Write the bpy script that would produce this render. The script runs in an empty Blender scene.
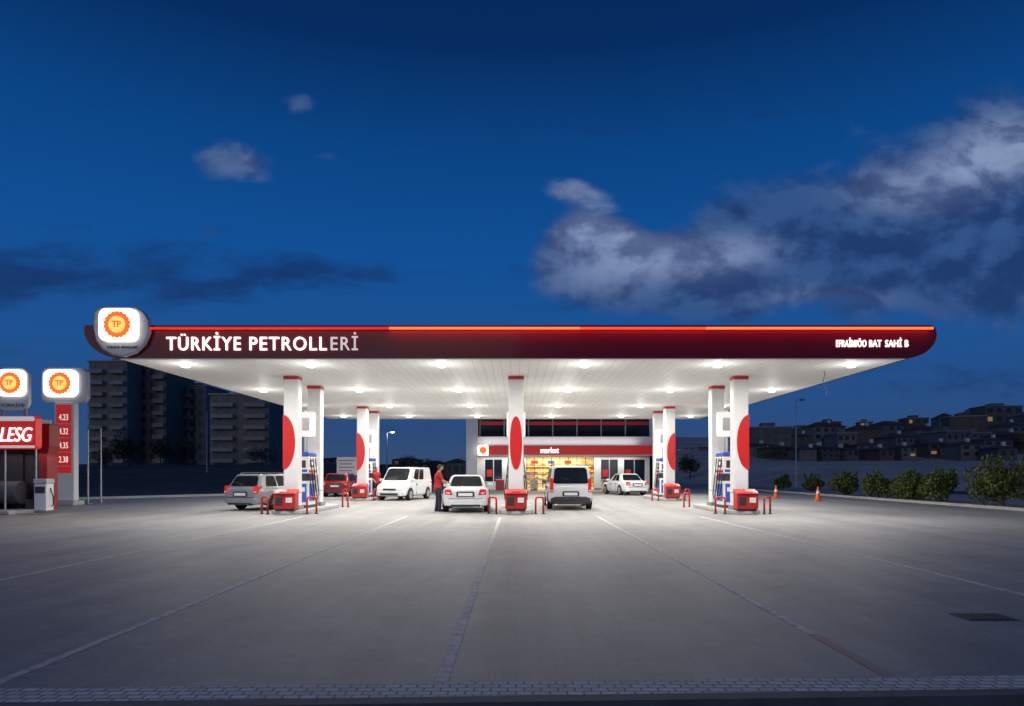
import bpy, bmesh, math, random
from mathutils import Vector, Matrix
random.seed(11)
S=bpy.context.scene; C=S.collection; PI=math.pi
F=682.667; VX=516.0; VY=472.0; CH=1.5
def PX(px,Y): return (px-VX)*Y/F
def PZ(py,Y): return CH+(VY-py)*Y/F
def lin(c): return tuple(((v/255)/12.92 if v/255<=.04045 else ((v/255+.055)/1.055)**2.4) for v in c)
def sm(a,b,x):
    t=max(0,min(1,(x-a)/(b-a))); return t*t*(3-2*t)
def interp(x,pts):
    if x<=pts[0][0]: return pts[0][1]
    for (a,b),(c,d) in zip(pts,pts[1:]):
        if x<=c: return b+(d-b)*sm(a,c,x)*.5+(d-b)*(x-a)/(c-a)*.5
    return pts[-1][1]
def lerp(x,pts):
    if x<=pts[0][0]: return pts[0][1]
    for (a,b),(c,d) in zip(pts,pts[1:]):
        if x<=c: return b+(d-b)*(x-a)/(c-a)
    return pts[-1][1]

# ---------------------------------------------------------------- materials
def mat(name,col,rough=.5,metal=0,var=.12,scale=6,bump=0,coat=0,emit=None,es=0,stretch=None,spec=.5):
    m=bpy.data.materials.new(name); m.use_nodes=True; nt=m.node_tree; N=nt.nodes; L=nt.links
    b=N['Principled BSDF']; b.inputs['Roughness'].default_value=rough; b.inputs['Metallic'].default_value=metal
    b.inputs['Coat Weight'].default_value=coat; b.inputs['Specular IOR Level'].default_value=spec
    tc=N.new('ShaderNodeTexCoord'); mp=N.new('ShaderNodeMapping'); nz=N.new('ShaderNodeTexNoise')
    L.new(tc.outputs['Object'],mp.inputs['Vector']); L.new(mp.outputs['Vector'],nz.inputs['Vector'])
    if stretch: mp.inputs['Scale'].default_value=stretch
    nz.inputs['Scale'].default_value=scale; nz.inputs['Detail'].default_value=6; nz.inputs['Roughness'].default_value=.6
    mx=N.new('ShaderNodeMix'); mx.data_type='RGBA'
    mx.inputs['A'].default_value=(*[max(0,v*(1-var)) for v in col],1); mx.inputs['B'].default_value=(*[v*(1+var) for v in col],1)
    mr=N.new('ShaderNodeMapRange'); mr.inputs['From Min'].default_value=.3; mr.inputs['From Max'].default_value=.7
    L.new(nz.outputs['Fac'],mr.inputs['Value']); L.new(mr.outputs['Result'],mx.inputs['Factor'])
    L.new(mx.outputs['Result'],b.inputs['Base Color'])
    if bump:
        bp=N.new('ShaderNodeBump'); bp.inputs['Strength'].default_value=bump; bp.inputs['Distance'].default_value=.02
        L.new(nz.outputs['Fac'],bp.inputs['Height']); L.new(bp.outputs['Normal'],b.inputs['Normal'])
    if emit:
        b.inputs['Emission Color'].default_value=(*emit,1); b.inputs['Emission Strength'].default_value=es
    return m
M={}
M['burg']=mat('burgundy fascia',(.20,.005,.006),.20,var=.06,scale=1,spec=.35,coat=.2)
M['red']=mat('red paint',(.55,.016,.014),.38,coat=.3,var=.1)
M['redbox']=mat('red plastic',(.46,.018,.016),.45,var=.15)
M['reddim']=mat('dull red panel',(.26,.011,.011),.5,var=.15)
M['white']=mat('white paint',(.74,.74,.73),.42,var=.05,scale=3)
M['offwhite']=mat('off white render',(.66,.66,.65),.7,var=.07,scale=1.5,bump=.1)
M['silver']=mat('brushed silver',(.5,.51,.53),.35,metal=.6,var=.08)
M['pale']=mat('pale grey sign shell',(.55,.56,.57),.4,metal=.15,var=.08)
M['grey']=mat('grey metal',(.25,.26,.27),.5,metal=.3)
M['iron']=mat('worn iron',(.10,.10,.105),.6,metal=.3)
M['dark']=mat('dark plastic',(.03,.031,.034),.5)
M['black']=mat('rubber',(.015,.015,.016),.75)
M['glass']=mat('dark glass',(.012,.016,.02),.06,var=.05)
M['carglass']=mat('dark car glass',(.010,.013,.016),.08,var=.05,spec=.3)
M['winlow']=mat('unlit window',(.03,.036,.045),.25,var=.3,scale=.5)
M['blue']=mat('blue panel',(.03,.09,.42),.35)
M['conc']=mat('kerb concrete',(.42,.42,.41),.8,var=.18,scale=4,bump=.2)
M['plate']=mat('number plate',(.75,.75,.74),.4)
M['tail']=mat('tail light',(.5,.01,.012),.15,coat=.6,emit=(1,.03,.02),es=.25)
M['head']=mat('headlight',(.75,.78,.8),.08,coat=.8,metal=.2)
M['rim']=mat('alloy rim',(.5,.5,.52),.3,metal=.8)
M['carwhite']=mat('white car paint',(.68,.69,.69),.3,coat=.6,var=.03)
M['carsilver']=mat('silver car paint',(.36,.37,.39),.3,metal=.45,coat=.6,var=.03)
M['carred']=mat('dark red car paint',(.22,.012,.014),.3,coat=.7,var=.05)
M['carmpv']=mat('pearl car paint',(.66,.67,.68),.3,coat=.6,var=.03)
M['lens']=mat('lamp lens',(.9,.9,.88),.3,emit=(1,.98,.94),es=12)
M['lit']=mat('lit sign face',(.85,.85,.82),.4,emit=(1,.97,.90),es=1.6)
M['litdim']=mat('dim lit sign face',(.8,.8,.78),.4,emit=(1,.98,.95),es=.3)
M['letter']=mat('lit letters',(.85,.85,.85),.4,emit=(1,.99,.97),es=2.0)
M['letterdim']=mat('failing lit letters',(.7,.7,.7),.4,emit=(1,.95,.92),es=.5)
M['orange']=mat('emblem orange',(.85,.2,.02),.4,emit=(1,.16,.012),es=.9)
M['emb']=mat('emblem pale',(.85,.6,.2),.4,emit=(1,.58,.13),es=1.15)
M['neonhi']=mat('bright neon',(.6,.05,.02),.4,emit=(1,.11,.035),es=2.6)
M['neonlo']=mat('dim neon',(.6,.03,.02),.4,emit=(1,.035,.015),es=.8)
M['neonmid']=mat('middling neon',(.6,.03,.02),.4,emit=(1,.065,.025),es=1.6)
M['led']=mat('price figures',(.8,.8,.8),.4,emit=(1,.9,.85),es=.7)
M['redlit']=mat('backlit red panel',(.5,.016,.014),.38,emit=(1,.02,.015),es=.26)
M['warmwin']=mat('warm lit window',(.4,.3,.15),.4,emit=(1,.6,.25),es=.18,var=.3,scale=.6)
M['skin']=mat('skin',(.42,.22,.14),.55)
M['hair']=mat('hair',(.015,.011,.009),.6)
M['shirt']=mat('red work shirt',(.42,.018,.02),.8,var=.15,scale=12,bump=.1)
M['trous']=mat('dark trousers',(.025,.027,.04),.85,var=.2,scale=12,bump=.1)
M['cone']=mat('cone orange',(.75,.12,.02),.5)
M['bark']=mat('bark',(.07,.05,.035),.9,var=.3,scale=12,bump=.5)
M['soil']=mat('dry soil',(.24,.21,.17),.95,var=.35,scale=.4,bump=.3)
M['darksoil']=mat('dark scrub',(.06,.058,.045),.95,var=.4,scale=.25,bump=.3)
M['asph']=mat('asphalt',(.05,.05,.052),.9,var=.2,scale=25,bump=.3)
M['roof']=mat('roof tile',(.12,.062,.05),.85,var=.25,scale=2)
M['pole']=mat('galvanised pole',(.45,.46,.47),.45,metal=.3)
def leafmat(name,c1,c2):
    m=bpy.data.materials.new(name); m.use_nodes=True; nt=m.node_tree; N=nt.nodes; L=nt.links
    b=N['Principled BSDF']; b.inputs['Roughness'].default_value=.6
    g=N.new('ShaderNodeNewGeometry'); tc=N.new('ShaderNodeTexCoord'); nz=N.new('ShaderNodeTexNoise'); nz.inputs['Scale'].default_value=2.2
    L.new(tc.outputs['Object'],nz.inputs['Vector'])
    ad=N.new('ShaderNodeMath'); ad.operation='MULTIPLY_ADD'; L.new(g.outputs['Random Per Island'],ad.inputs[0]); ad.inputs[1].default_value=.5
    L.new(nz.outputs['Fac'],ad.inputs[2])
    mr=N.new('ShaderNodeMapRange'); mr.inputs['From Min'].default_value=.4; mr.inputs['From Max'].default_value=1.1; L.new(ad.outputs[0],mr.inputs['Value'])
    mx=N.new('ShaderNodeMix'); mx.data_type='RGBA'; mx.inputs['A'].default_value=(*c1,1); mx.inputs['B'].default_value=(*c2,1)
    L.new(mr.outputs['Result'],mx.inputs['Factor']); L.new(mx.outputs['Result'],b.inputs['Base Color'])
    return m
M['leaf']=leafmat('shrub leaves',(.03,.05,.010),(.12,.15,.028))
M['leafdark']=leafmat('tree leaves',(.02,.032,.016),(.05,.068,.03))

# ---------------------------------------------------------------- mesh helpers
def box(bm,x0,x1,y0,y1,z0,z1):
    v=[bm.verts.new(p) for p in ((x0,y0,z0),(x1,y0,z0),(x1,y1,z0),(x0,y1,z0),(x0,y0,z1),(x1,y0,z1),(x1,y1,z1),(x0,y1,z1))]
    for f in ((0,3,2,1),(4,5,6,7),(0,1,5,4),(1,2,6,5),(2,3,7,6),(3,0,4,7)): bm.faces.new([v[i] for i in f])
def hexa(bm,p):
    v=[bm.verts.new(q) for q in p]
    for f in ((0,3,2,1),(4,5,6,7),(0,1,5,4),(1,2,6,5),(2,3,7,6),(3,0,4,7)): bm.faces.new([v[i] for i in f])
def prism(bm,poly,axis,a,b):
    def P(u,v,w):
        return {'X':(w,u,v),'Y':(u,w,v),'Z':(u,v,w)}[axis]
    A=[bm.verts.new(P(u,v,a)) for u,v in poly]; B=[bm.verts.new(P(u,v,b)) for u,v in poly]
    n=len(poly); fs=[bm.faces.new(A),bm.faces.new(B[::-1])]
    for i in range(n): fs.append(bm.faces.new((A[i],B[i],B[(i+1)%n],A[(i+1)%n])))
    bmesh.ops.recalc_face_normals(bm,faces=fs); return A,B
def frame(d):
    d=d.normalized(); u=d.cross(Vector((0,0,1)))
    if u.length<1e-3: u=d.cross(Vector((1,0,0)))
    u.normalize(); return u,d.cross(u).normalized()
def tube(bm,pts,r,n=8,r1=None,cap=True):
    pts=[Vector(p) for p in pts]; rings=[]; k=len(pts)
    for i,p in enumerate(pts):
        d=(pts[min(i+1,k-1)]-pts[max(i-1,0)]); u,v=frame(d); rr=r if r1 is None else r+(r1-r)*i/(k-1)
        if i and rings:
            pu=(rings[-1][0].co-pts[i-1]); pu=(pu-d.normalized()*pu.dot(d.normalized()))
            if pu.length>1e-6: u=pu.normalized(); v=d.normalized().cross(u)
        rings.append([bm.verts.new(p+(u*math.cos(a)+v*math.sin(a))*rr) for a in [2*PI*j/n for j in range(n)]])
    fs=[]
    for A,B in zip(rings,rings[1:]):
        for j in range(n): fs.append(bm.faces.new((A[j],A[(j+1)%n],B[(j+1)%n],B[j])))
    if cap: fs.append(bm.faces.new(rings[0][::-1])); fs.append(bm.faces.new(rings[-1]))
    bmesh.ops.recalc_face_normals(bm,faces=fs)
def cyl(bm,p0,p1,r0,r1=None,n=20): tube(bm,[p0,p1],r0,n,r0 if r1 is None else r1)
def ball(bm,c,r,sub=2,sc=(1,1,1)):
    bmesh.ops.create_icosphere(bm,subdivisions=sub,radius=1,matrix=Matrix.Translation(c)@Matrix.Diagonal((r*sc[0],r*sc[1],r*sc[2],1)))
def obj(name,bm,m,parent=None,bevel=0,smooth=False,seg=2,loc=None):
    me=bpy.data.meshes.new(name); bm.to_mesh(me); bm.free()
    o=bpy.data.objects.new(name,me); C.objects.link(o)
    if m: me.materials.append(M[m] if isinstance(m,str) else m)
    if parent: o.parent=parent
    if loc: o.location=loc
    if smooth: me.polygons.foreach_set('use_smooth',[True]*len(me.polygons))
    if bevel:
        b=o.modifiers.new('Bevel','BEVEL'); b.width=bevel; b.segments=seg; b.limit_method='ANGLE'; b.angle_limit=math.radians(40)
    return o
def tag(o,label=None,cat=None,group=None,kind=None):
    if label: o['label']=label
    if cat: o['category']=cat
    if group: o['group']=group
    if kind: o['kind']=kind
    return o
def thing(name,label,cat,loc=(0,0,0),rz=0,group=None):
    o=bpy.data.objects.new(name,None); C.objects.link(o); o.location=loc; o.rotation_euler=(0,0,rz); o.empty_display_size=.3
    return tag(o,label,cat,group)
def kids(o): return [c for c in bpy.data.objects if c.parent==o]
def dup(o,parent=None,loc=None,rz=None,label=None,group=None):
    c=o.copy(); C.objects.link(c); c.parent=parent
    if loc is not None: c.location=loc
    if rz is not None: c.rotation_euler=(0,0,rz)
    if label: c['label']=label
    if group: c['group']=group
    for k in kids(o): dup(k,c)
    return c
def pbox(name,m,parent,x0,x1,y0,y1,z0,z1,bevel=0):
    bm=bmesh.new(); box(bm,x0,x1,y0,y1,z0,z1); return obj(name,bm,m,parent,bevel)
def text_me(s,bold,sp,slant):
    cu=bpy.data.curves.new('t','FONT'); cu.body=s; cu.extrude=.05; cu.offset=bold; cu.resolution_u=4; cu.space_character=sp; cu.shear=slant
    o=bpy.data.objects.new('t',cu); C.objects.link(o); dg=bpy.context.evaluated_depsgraph_get(); dg.update()
    me=bpy.data.meshes.new_from_object(o.evaluated_get(dg)); bpy.data.objects.remove(o); return me
def text(s,name,m,parent,x0,x1,z0,z1,y,depth=.04,bold=.015,sp=1.0,slant=0,caps=False):
    me=text_me(s,bold,sp,slant)
    xs=[v.co.x for v in me.vertices]; ys=[v.co.y for v in me.vertices]
    a,b,c,d=min(xs),max(xs),min(ys),max(ys)
    if caps:   # z0 is the baseline, z1 the cap height, marks stand above
        mh=text_me('H',bold,sp,slant); hy=[v.co.y for v in mh.vertices]; c,d=min(hy),max(hy); bpy.data.meshes.remove(mh)
    for v in me.vertices:
        x,yy,z=v.co; v.co=(x0+(x-a)/(b-a)*(x1-x0), y-(z/.05)*depth/2, z0+(yy-c)/(d-c)*(z1-z0))
    me.materials.clear(); me.materials.append(M[m]); me.name=name
    o=bpy.data.objects.new(name,me); C.objects.link(o); o.parent=parent; return o
def rrect(x0,x1,z0,z1,r,n=6):
    pts=[]
    for cx,cz,a0 in ((x1-r,z1-r,0),(x0+r,z1-r,90),(x0+r,z0+r,180),(x1-r,z0+r,270)):
        for i in range(n+1):
            a=math.radians(a0+90*i/n); pts.append((cx+r*math.cos(a),cz+r*math.sin(a)))
    return pts
def struct(name,bm,m,**k): return tag(obj(name,bm,m,**k),kind='structure')
def area(name,loc,sx_,sy_,e,col,rot=(0,0,0),parent=None):
    d=bpy.data.lights.new(name,'AREA'); d.shape='RECTANGLE'; d.size=sx_; d.size_y=sy_; d.energy=e; d.color=col
    o=bpy.data.objects.new(name,d); C.objects.link(o); o.location=loc; o.rotation_euler=rot
    if parent: o.parent=parent
    return o

# ---------------------------------------------------------------- ground materials
def apron_mat():
    m=bpy.data.materials.new('station paving'); m.use_nodes=True; nt=m.node_tree; N=nt.nodes; L=nt.links
    b=N['Principled BSDF']; b.inputs['Roughness'].default_value=.62
    tc=N.new('ShaderNodeTexCoord')
    def nz(scale,st=(1,1,1),det=5):
        mp=N.new('ShaderNodeMapping'); mp.inputs['Scale'].default_value=st; L.new(tc.outputs['Object'],mp.inputs['Vector'])
        n=N.new('ShaderNodeTexNoise'); n.inputs['Scale'].default_value=scale; n.inputs['Detail'].default_value=det; n.inputs['Roughness'].default_value=.65
        L.new(mp.outputs['Vector'],n.inputs['Vector']); return n.outputs['Fac']
    def mth(op,a,bv):
        n=N.new('ShaderNodeMath'); n.operation=op
        for i,v in enumerate((a,bv)):
            if isinstance(v,(int,float)): n.inputs[i].default_value=v
            else: L.new(v,n.inputs[i])
        return n.outputs[0]
    big=nz(.22,det=3); mid=nz(1.3); fine=nz(38,det=4); track=nz(.9,(1.3,.06,1)); spot=nz(.8,det=3)
    br=N.new('ShaderNodeTexBrick'); L.new(tc.outputs['Object'],br.inputs['Vector']); br.inputs['Scale'].default_value=1
    br.inputs['Brick Width'].default_value=.2; br.inputs['Row Height'].default_value=.1; br.inputs['Mortar Size'].default_value=.004
    br.inputs['Color1'].default_value=(.86,.86,.86,1); br.inputs['Color2'].default_value=(1.10,1.10,1.10,1); br.inputs['Mortar'].default_value=(.6,.6,.6,1)
    t=mth('ADD',mth('MULTIPLY',big,.4),mth('ADD',mth('MULTIPLY',mid,.35),mth('ADD',mth('MULTIPLY',fine,.55),mth('MULTIPLY',track,.6))))
    mr=N.new('ShaderNodeMapRange'); mr.inputs['From Min'].default_value=.70; mr.inputs['From Max'].default_value=1.20; L.new(t,mr.inputs['Value'])
    mx=N.new('ShaderNodeMix'); mx.data_type='RGBA'; mx.inputs['A'].default_value=(.178,.176,.174,1); mx.inputs['B'].default_value=(.41,.40,.385,1); L.new(mr.outputs['Result'],mx.inputs['Factor'])
    st=N.new('ShaderNodeMapRange'); st.inputs['From Min'].default_value=.64; st.inputs['From Max'].default_value=.74; st.inputs['To Max'].default_value=.5; L.new(spot,st.inputs['Value'])
    ms=N.new('ShaderNodeMix'); ms.data_type='RGBA'; L.new(st.outputs['Result'],ms.inputs['Factor']); L.new(mx.outputs['Result'],ms.inputs['A']); ms.inputs['B'].default_value=(.10,.10,.105,1)
    mu=N.new('ShaderNodeMix'); mu.data_type='RGBA'; mu.blend_type='MULTIPLY'; mu.inputs['Factor'].default_value=.55
    L.new(ms.outputs['Result'],mu.inputs['A']); L.new(br.outputs['Color'],mu.inputs['B']); L.new(mu.outputs['Result'],b.inputs['Base Color'])
    bp=N.new('ShaderNodeBump'); bp.inputs['Strength'].default_value=.22; bp.inputs['Distance'].default_value=.01
    L.new(mth('ADD',fine,mth('MULTIPLY',br.outputs['Fac'],-.3)),bp.inputs['Height']); L.new(bp.outputs['Normal'],b.inputs['Normal'])
    return m
M['apron']=apron_mat()
def strip_mat():
    m=bpy.data.materials.new('paver strip'); m.use_nodes=True; nt=m.node_tree; N=nt.nodes; L=nt.links
    b=N['Principled BSDF']; b.inputs['Roughness'].default_value=.75
    tc=N.new('ShaderNodeTexCoord'); br=N.new('ShaderNodeTexBrick'); L.new(tc.outputs['Object'],br.inputs['Vector']); br.inputs['Scale'].default_value=1
    br.inputs['Brick Width'].default_value=.115; br.inputs['Row Height'].default_value=.075; br.inputs['Mortar Size'].default_value=.008
    br.inputs['Color1'].default_value=(.58,.57,.56,1); br.inputs['Color2'].default_value=(.78,.77,.76,1); br.inputs['Mortar'].default_value=(.22,.22,.22,1)
    L.new(br.outputs['Color'],b.inputs['Base Color'])
    bp=N.new('ShaderNodeBump'); bp.inputs['Strength'].default_value=.6; bp.inputs['Distance'].default_value=-.01; L.new(br.outputs['Fac'],bp.inputs['Height']); L.new(bp.outputs['Normal'],b.inputs['Normal'])
    return m
M['strip']=strip_mat()
def line_mat(name,ca,cb_):
    m=bpy.data.materials.new(name); m.use_nodes=True; nt=m.node_tree; N=nt.nodes; L=nt.links
    b=N['Principled BSDF']; b.inputs['Roughness'].default_value=.7
    tc=N.new('ShaderNodeTexCoord'); n=N.new('ShaderNodeTexNoise'); n.inputs['Scale'].default_value=9; n.inputs['Detail'].default_value=6; L.new(tc.outputs['Object'],n.inputs['Vector'])
    mr=N.new('ShaderNodeMapRange'); mr.inputs['From Min'].default_value=.34; mr.inputs['From Max'].default_value=.6; L.new(n.outputs['Fac'],mr.inputs['Value'])
    mx=N.new('ShaderNodeMix'); mx.data_type='RGBA'; mx.inputs['A'].default_value=(*ca,1); mx.inputs['B'].default_value=(*cb_,1)
    L.new(mr.outputs['Result'],mx.inputs['Factor']); L.new(mx.outputs['Result'],b.inputs['Base Color']); return m
M['line']=line_mat('worn white line',(.34,.34,.34),(.66,.65,.63))
M['linered']=line_mat('worn reddish line',(.34,.24,.23),(.48,.24,.22))
def soffit_mat():
    m=bpy.data.materials.new('soffit panels'); m.use_nodes=True; nt=m.node_tree; N=nt.nodes; L=nt.links
    b=N['Principled BSDF']; b.inputs['Roughness'].default_value=.55; b.inputs['Specular IOR Level'].default_value=.2
    tc=N.new('ShaderNodeTexCoord'); br=N.new('ShaderNodeTexBrick'); mp=N.new('ShaderNodeMapping'); mp.inputs['Rotation'].default_value=(0,0,PI/2)
    L.new(tc.outputs['Object'],mp.inputs['Vector']); L.new(mp.outputs['Vector'],br.inputs['Vector']); br.inputs['Scale'].default_value=1
    br.inputs['Brick Width'].default_value=6; br.inputs['Row Height'].default_value=.3; br.inputs['Mortar Size'].default_value=.009; br.offset=0
    br.inputs['Color1'].default_value=(.86,.86,.83,1); br.inputs['Color2'].default_value=(.885,.885,.86,1); br.inputs['Mortar'].default_value=(.62,.62,.60,1)
    L.new(br.outputs['Color'],b.inputs['Base Color']); return m
M['soffit']=soffit_mat()
def goods_mat():
    m=bpy.data.materials.new('shelf goods'); m.use_nodes=True; nt=m.node_tree; N=nt.nodes; L=nt.links
    b=N['Principled BSDF']; tc=N.new('ShaderNodeTexCoord'); v=N.new('ShaderNodeTexVoronoi'); v.inputs['Scale'].default_value=4; v.distance='CHEBYCHEV'
    L.new(tc.outputs['Object'],v.inputs['Vector']); mx=N.new('ShaderNodeMix'); mx.data_type='RGBA'; mx.inputs['Factor'].default_value=.35
    L.new(v.outputs['Color'],mx.inputs['A']); mx.inputs['B'].default_value=(.8,.50,.14,1); L.new(mx.outputs['Result'],b.inputs['Base Color']); return m
M['goods']=goods_mat()

# ---------------------------------------------------------------- setting: ground
def yfront(x): return 4.86+.042*x
bm=bmesh.new(); box(bm,-3000,3000,-200,5000,-.4,-.15); struct('ground',bm,'darksoil')
bm=bmesh.new()
prism(bm,[(-48,yfront(-48)),(19.4,yfront(19.4)),(19.4,80),(-16,80),(-16,46),(-24,36.6),(-48,36.0)],'Z',-.3,0); struct('forecourt_paving',bm,'apron')
bm=bmesh.new()
prism(bm,[(-40,yfront(-40)-.31),(40,yfront(40)-.31),(40,yfront(40)-.002),(-40,yfront(-40)-.002)],'Z',-.2,.006); struct('paver_strip',bm,'strip')
bm=bmesh.new()
prism(bm,[(-40,yfront(-40)-.44),(40,yfront(40)-.44),(40,yfront(40)-.314),(-40,yfront(-40)-.314)],'Z',-.2,.012); struct('front_kerb',bm,mat('dark kerb stone',(.12,.12,.13),.8,var=.25,scale=5,bump=.2))
bm=bmesh.new(); prism(bm,[(-60,-40),(60,-40),(60,yfront(60)-.44),(-60,yfront(-60)-.44)],'Z',-.2,-.12); struct('front_road',bm,'asph')
for X,yb in ((-7.15,23),(-3.68,23),(-.53,22.5),(2.74,23),(6.2,23)):
    ya=yfront(X)+.01
    if X==2.74:
        bm=bmesh.new(); box(bm,X-.045,X+.045,ya,6.3,.001,.005); struct('lane_marking',bm,'linered'); ya=6.3
    bm=bmesh.new(); box(bm,X-.045,X+.045,ya,yb,.001,.005); struct('lane_marking',bm,'line')
bm=bmesh.new(); box(bm,19.4,19.6,5.7,80,-.3,.12); struct('right_kerb',bm,'conc',bevel=.02)
bm=bmesh.new(); box(bm,19.6,22.2,5.7,80,-.3,.06); struct('verge',bm,'soil')
bm=bmesh.new(); box(bm,22.2,31,5.7,90,-.3,-.06); struct('side_road',bm,mat('pale side road',(.36,.35,.34),.85,var=.2,scale=3,bump=.2))
bm=bmesh.new(); prism(bm,[(-48,36.0),(-24,36.6),(-16,46),(-16,80),(-16.25,80),(-16.25,46.1),(-24.1,36.85),(-48,36.25)],'Z',-.3,.13); struct('left_kerb',bm,'conc')
bm=bmesh.new(); box(bm,-70,-17.5,47,56,-.3,-.10); struct('back_road',bm,'asph')
def hz(X,Y):
    if X>0: return sm(24,40,X)*interp(Y,[(58,0),(82,2.2),(120,3.6),(180,7.5),(260,14),(340,19),(460,20)])-.22
    return (1-sm(-34,-15,X))*interp(Y,[(60,0),(92,2.0),(140,3.2),(300,5)])-.22
def hill(name,x0,x1,y0,y1,nx,ny,m):
    bm=bmesh.new(); g=[]
    for j in range(ny+1):
        row=[]
        for i in range(nx+1):
            X=x0+(x1-x0)*i/nx; Y=y0+(y1-y0)*(j/ny)**1.6; row.append(bm.verts.new((X,Y,hz(X,Y)+random.uniform(-.12,.12)*(hz(X,Y)>.3))))
        g.append(row)
    for j in range(ny):
        for i in range(nx): bm.faces.new((g[j][i],g[j][i+1],g[j+1][i+1],g[j+1][i]))
    struct(name,bm,m,smooth=True)
hill('right_hill',22,520,58,480,90,50,mat('dry hillside',(.62,.50,.38),.95,var=.3,scale=.15,bump=.3))
hill('left_hill',-330,-14,60,320,70,40,'darksoil')

# ---------------------------------------------------------------- canopy
XL,XR=-13.3,12.95; ZB,ZT=5.0,6.02; Y0,Y1=21.0,45.0
cp=thing('station_canopy','huge flat filling station canopy with burgundy fascia, red neon line and white lettering','canopy',((XL+XR)/2,Y0,0))
ox=(XL+XR)/2
prof=[]
for i in range(9):
    a=PI+ (PI/2)*i/8; prof.append((XL+1.15+1.15*math.cos(a)-ox, ZB+.92+.92*math.sin(a)))
for i in range(9):
    a=1.5*PI+(PI/2)*i/8; prof.append((XR-1.0+1.0*math.cos(a)-ox, ZB+.75+.75*math.sin(a)))
prof+=[(XR-.06-ox,ZT-.05),(XR-.2-ox,ZT),(XL+.06-ox,ZT)]
bm=bmesh.new(); prism(bm,prof,'Y',0,Y1-Y0); obj('fascia',bm,'burg',cp)
pbox('soffit','soffit',cp,XL+1.1-ox,XR-.97-ox,.14,Y1-Y0-.1,ZB-.02,ZB+.0)
pbox('edge_trim','white',cp,XL+1.1-ox,XR-.97-ox,.0,.13,ZB-.03,ZB-.001)
zn=PZ(329,Y0)
for a,b,m,en in ((150,390,'neonlo',2),(390,580,'neonhi',6),(580,705,'neonmid',3.5),(705,931,'neonhi',5)):
    bm=bmesh.new(); xa=PX(a,Y0)-ox; xb=PX(b,Y0)-.01-ox
    tube(bm,[(xa,-.12,zn),(xb,-.12,zn)],.036,8); obj('light_strip',bm,m,cp)
    area('strip_wash',((xa+xb)/2,-.14,zn-.06),xb-xa,.04,en,(1,.06,.045),(math.radians(28),0,0),cp)
bm=bmesh.new(); box(bm,PX(150,Y0)-ox,PX(931,Y0)-ox,-.07,-.001,zn-.05,zn+.05); obj('strip_ledge',bm,'red',cp)
zt0=PZ(350.3,Y0); zt1=PZ(337.2,Y0)
text('TÜRKİYE','lettering','letter',cp,PX(167,Y0)-ox,PX(241,Y0)-ox,zt0,zt1,-.03,.05,.002,1.16,0,True)
text('PETROLL','lettering','letter',cp,PX(250,Y0)-ox,PX(327,Y0)-ox,zt0,zt1,-.03,.05,.002,1.16,0,True)
tag(text('ERİ','lettering','letterdim',cp,PX(331,Y0)-ox,PX(358,Y0)-ox,zt0,zt1,-.03,.05,.002,1.16,0,True),'dim letters at the end of the lit name')
zu0,zu1=PZ(347,Y0),PZ(340.2,Y0)
text('EFRAİM/ÖO','lettering','letter',cp,PX(836,Y0)-ox,PX(866,Y0)-ox,zu0,zu1,-.02,.03,.004,1.1,0,True)
text('BAT','lettering','letter',cp,PX(869,Y0)-ox,PX(881,Y0)-ox,zu0,zu1,-.02,.03,.004,1.1,0,True)
text('SAHİ B','lettering','letter',cp,PX(885,Y0)-ox,PX(908,Y0)-ox,zu0,zu1,-.02,.03,.004,1.1,0,True)

def emblem(parent,cx,cz,r,y):
    bm=bmesh.new(); n=18; poly=[]
    for i in range(n*4):
        a=2*PI*i/(n*4); poly.append((cx+r*(1-.09*(1-abs(math.sin(a*n/2))))*math.cos(a),cz+r*(1-.09*(1-abs(math.sin(a*n/2))))*math.sin(a)))
    prism(bm,poly,'Y',y-.02,y); e=obj('emblem',bm,'orange',parent)
    bm=bmesh.new(); prism(bm,[(cx+r*.62*math.cos(2*PI*i/32),cz+r*.62*math.sin(2*PI*i/32)) for i in range(32)],'Y',y-.035,y-.021); obj('emblem_disc',bm,'emb',e)
    text('TP','emblem_letters','orange',e,cx-r*.34,cx+r*.34,cz-r*.23,cz+r*.26,y-.045,.012,.03)
def signbox(parent,x0,x1,z0,z1,y0,y1):
    bm=bmesh.new(); prism(bm,rrect(x0,x1,z0,z1,(x1-x0)*.2),'Y',y0,y1); obj('lit_box',bm,'lit',parent)
    emblem(parent,(x0+x1)/2,(z0+z1)/2,min(x1-x0,z1-z0)*.41,y0-.002)
sg=thing('canopy_sign','glowing white square sign with orange sun emblem on pale grey shield at canopy corner','sign',(PX(120,Y0),Y0-.02,ZB))
def L(px,py,Y=20.84): return (PX(px,Y)-PX(120,Y0),PZ(py,Y)-ZB)
bm=bmesh.new(); prism(bm,[L(*p) for p in ((94,312),(93,328),(96,341),(102,349),(112,355),(124,357),(136,353),(145,344),(150,332),(149,320),(144,312),(136,307),(100,307))],'Y',-.16,0); obj('shield',bm,'pale',sg,bevel=.05,seg=4)
a=L(98.5,341,20.64); b=L(136,308,20.64); signbox(sg,a[0],b[0],a[1],b[1],-.34,-.17)
text('TÜRKİYE','small_lettering','dark',sg,L(107,0)[0],L(120,0)[0],L(0,348.5)[1],L(0,345.5)[1],-.17,.012,.0)
text('PETROLLERİ','small_lettering','dark',sg,L(122,0)[0],L(138,0)[0],L(0,348.5)[1],L(0,345.5)[1],-.17,.012,.0)

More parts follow.
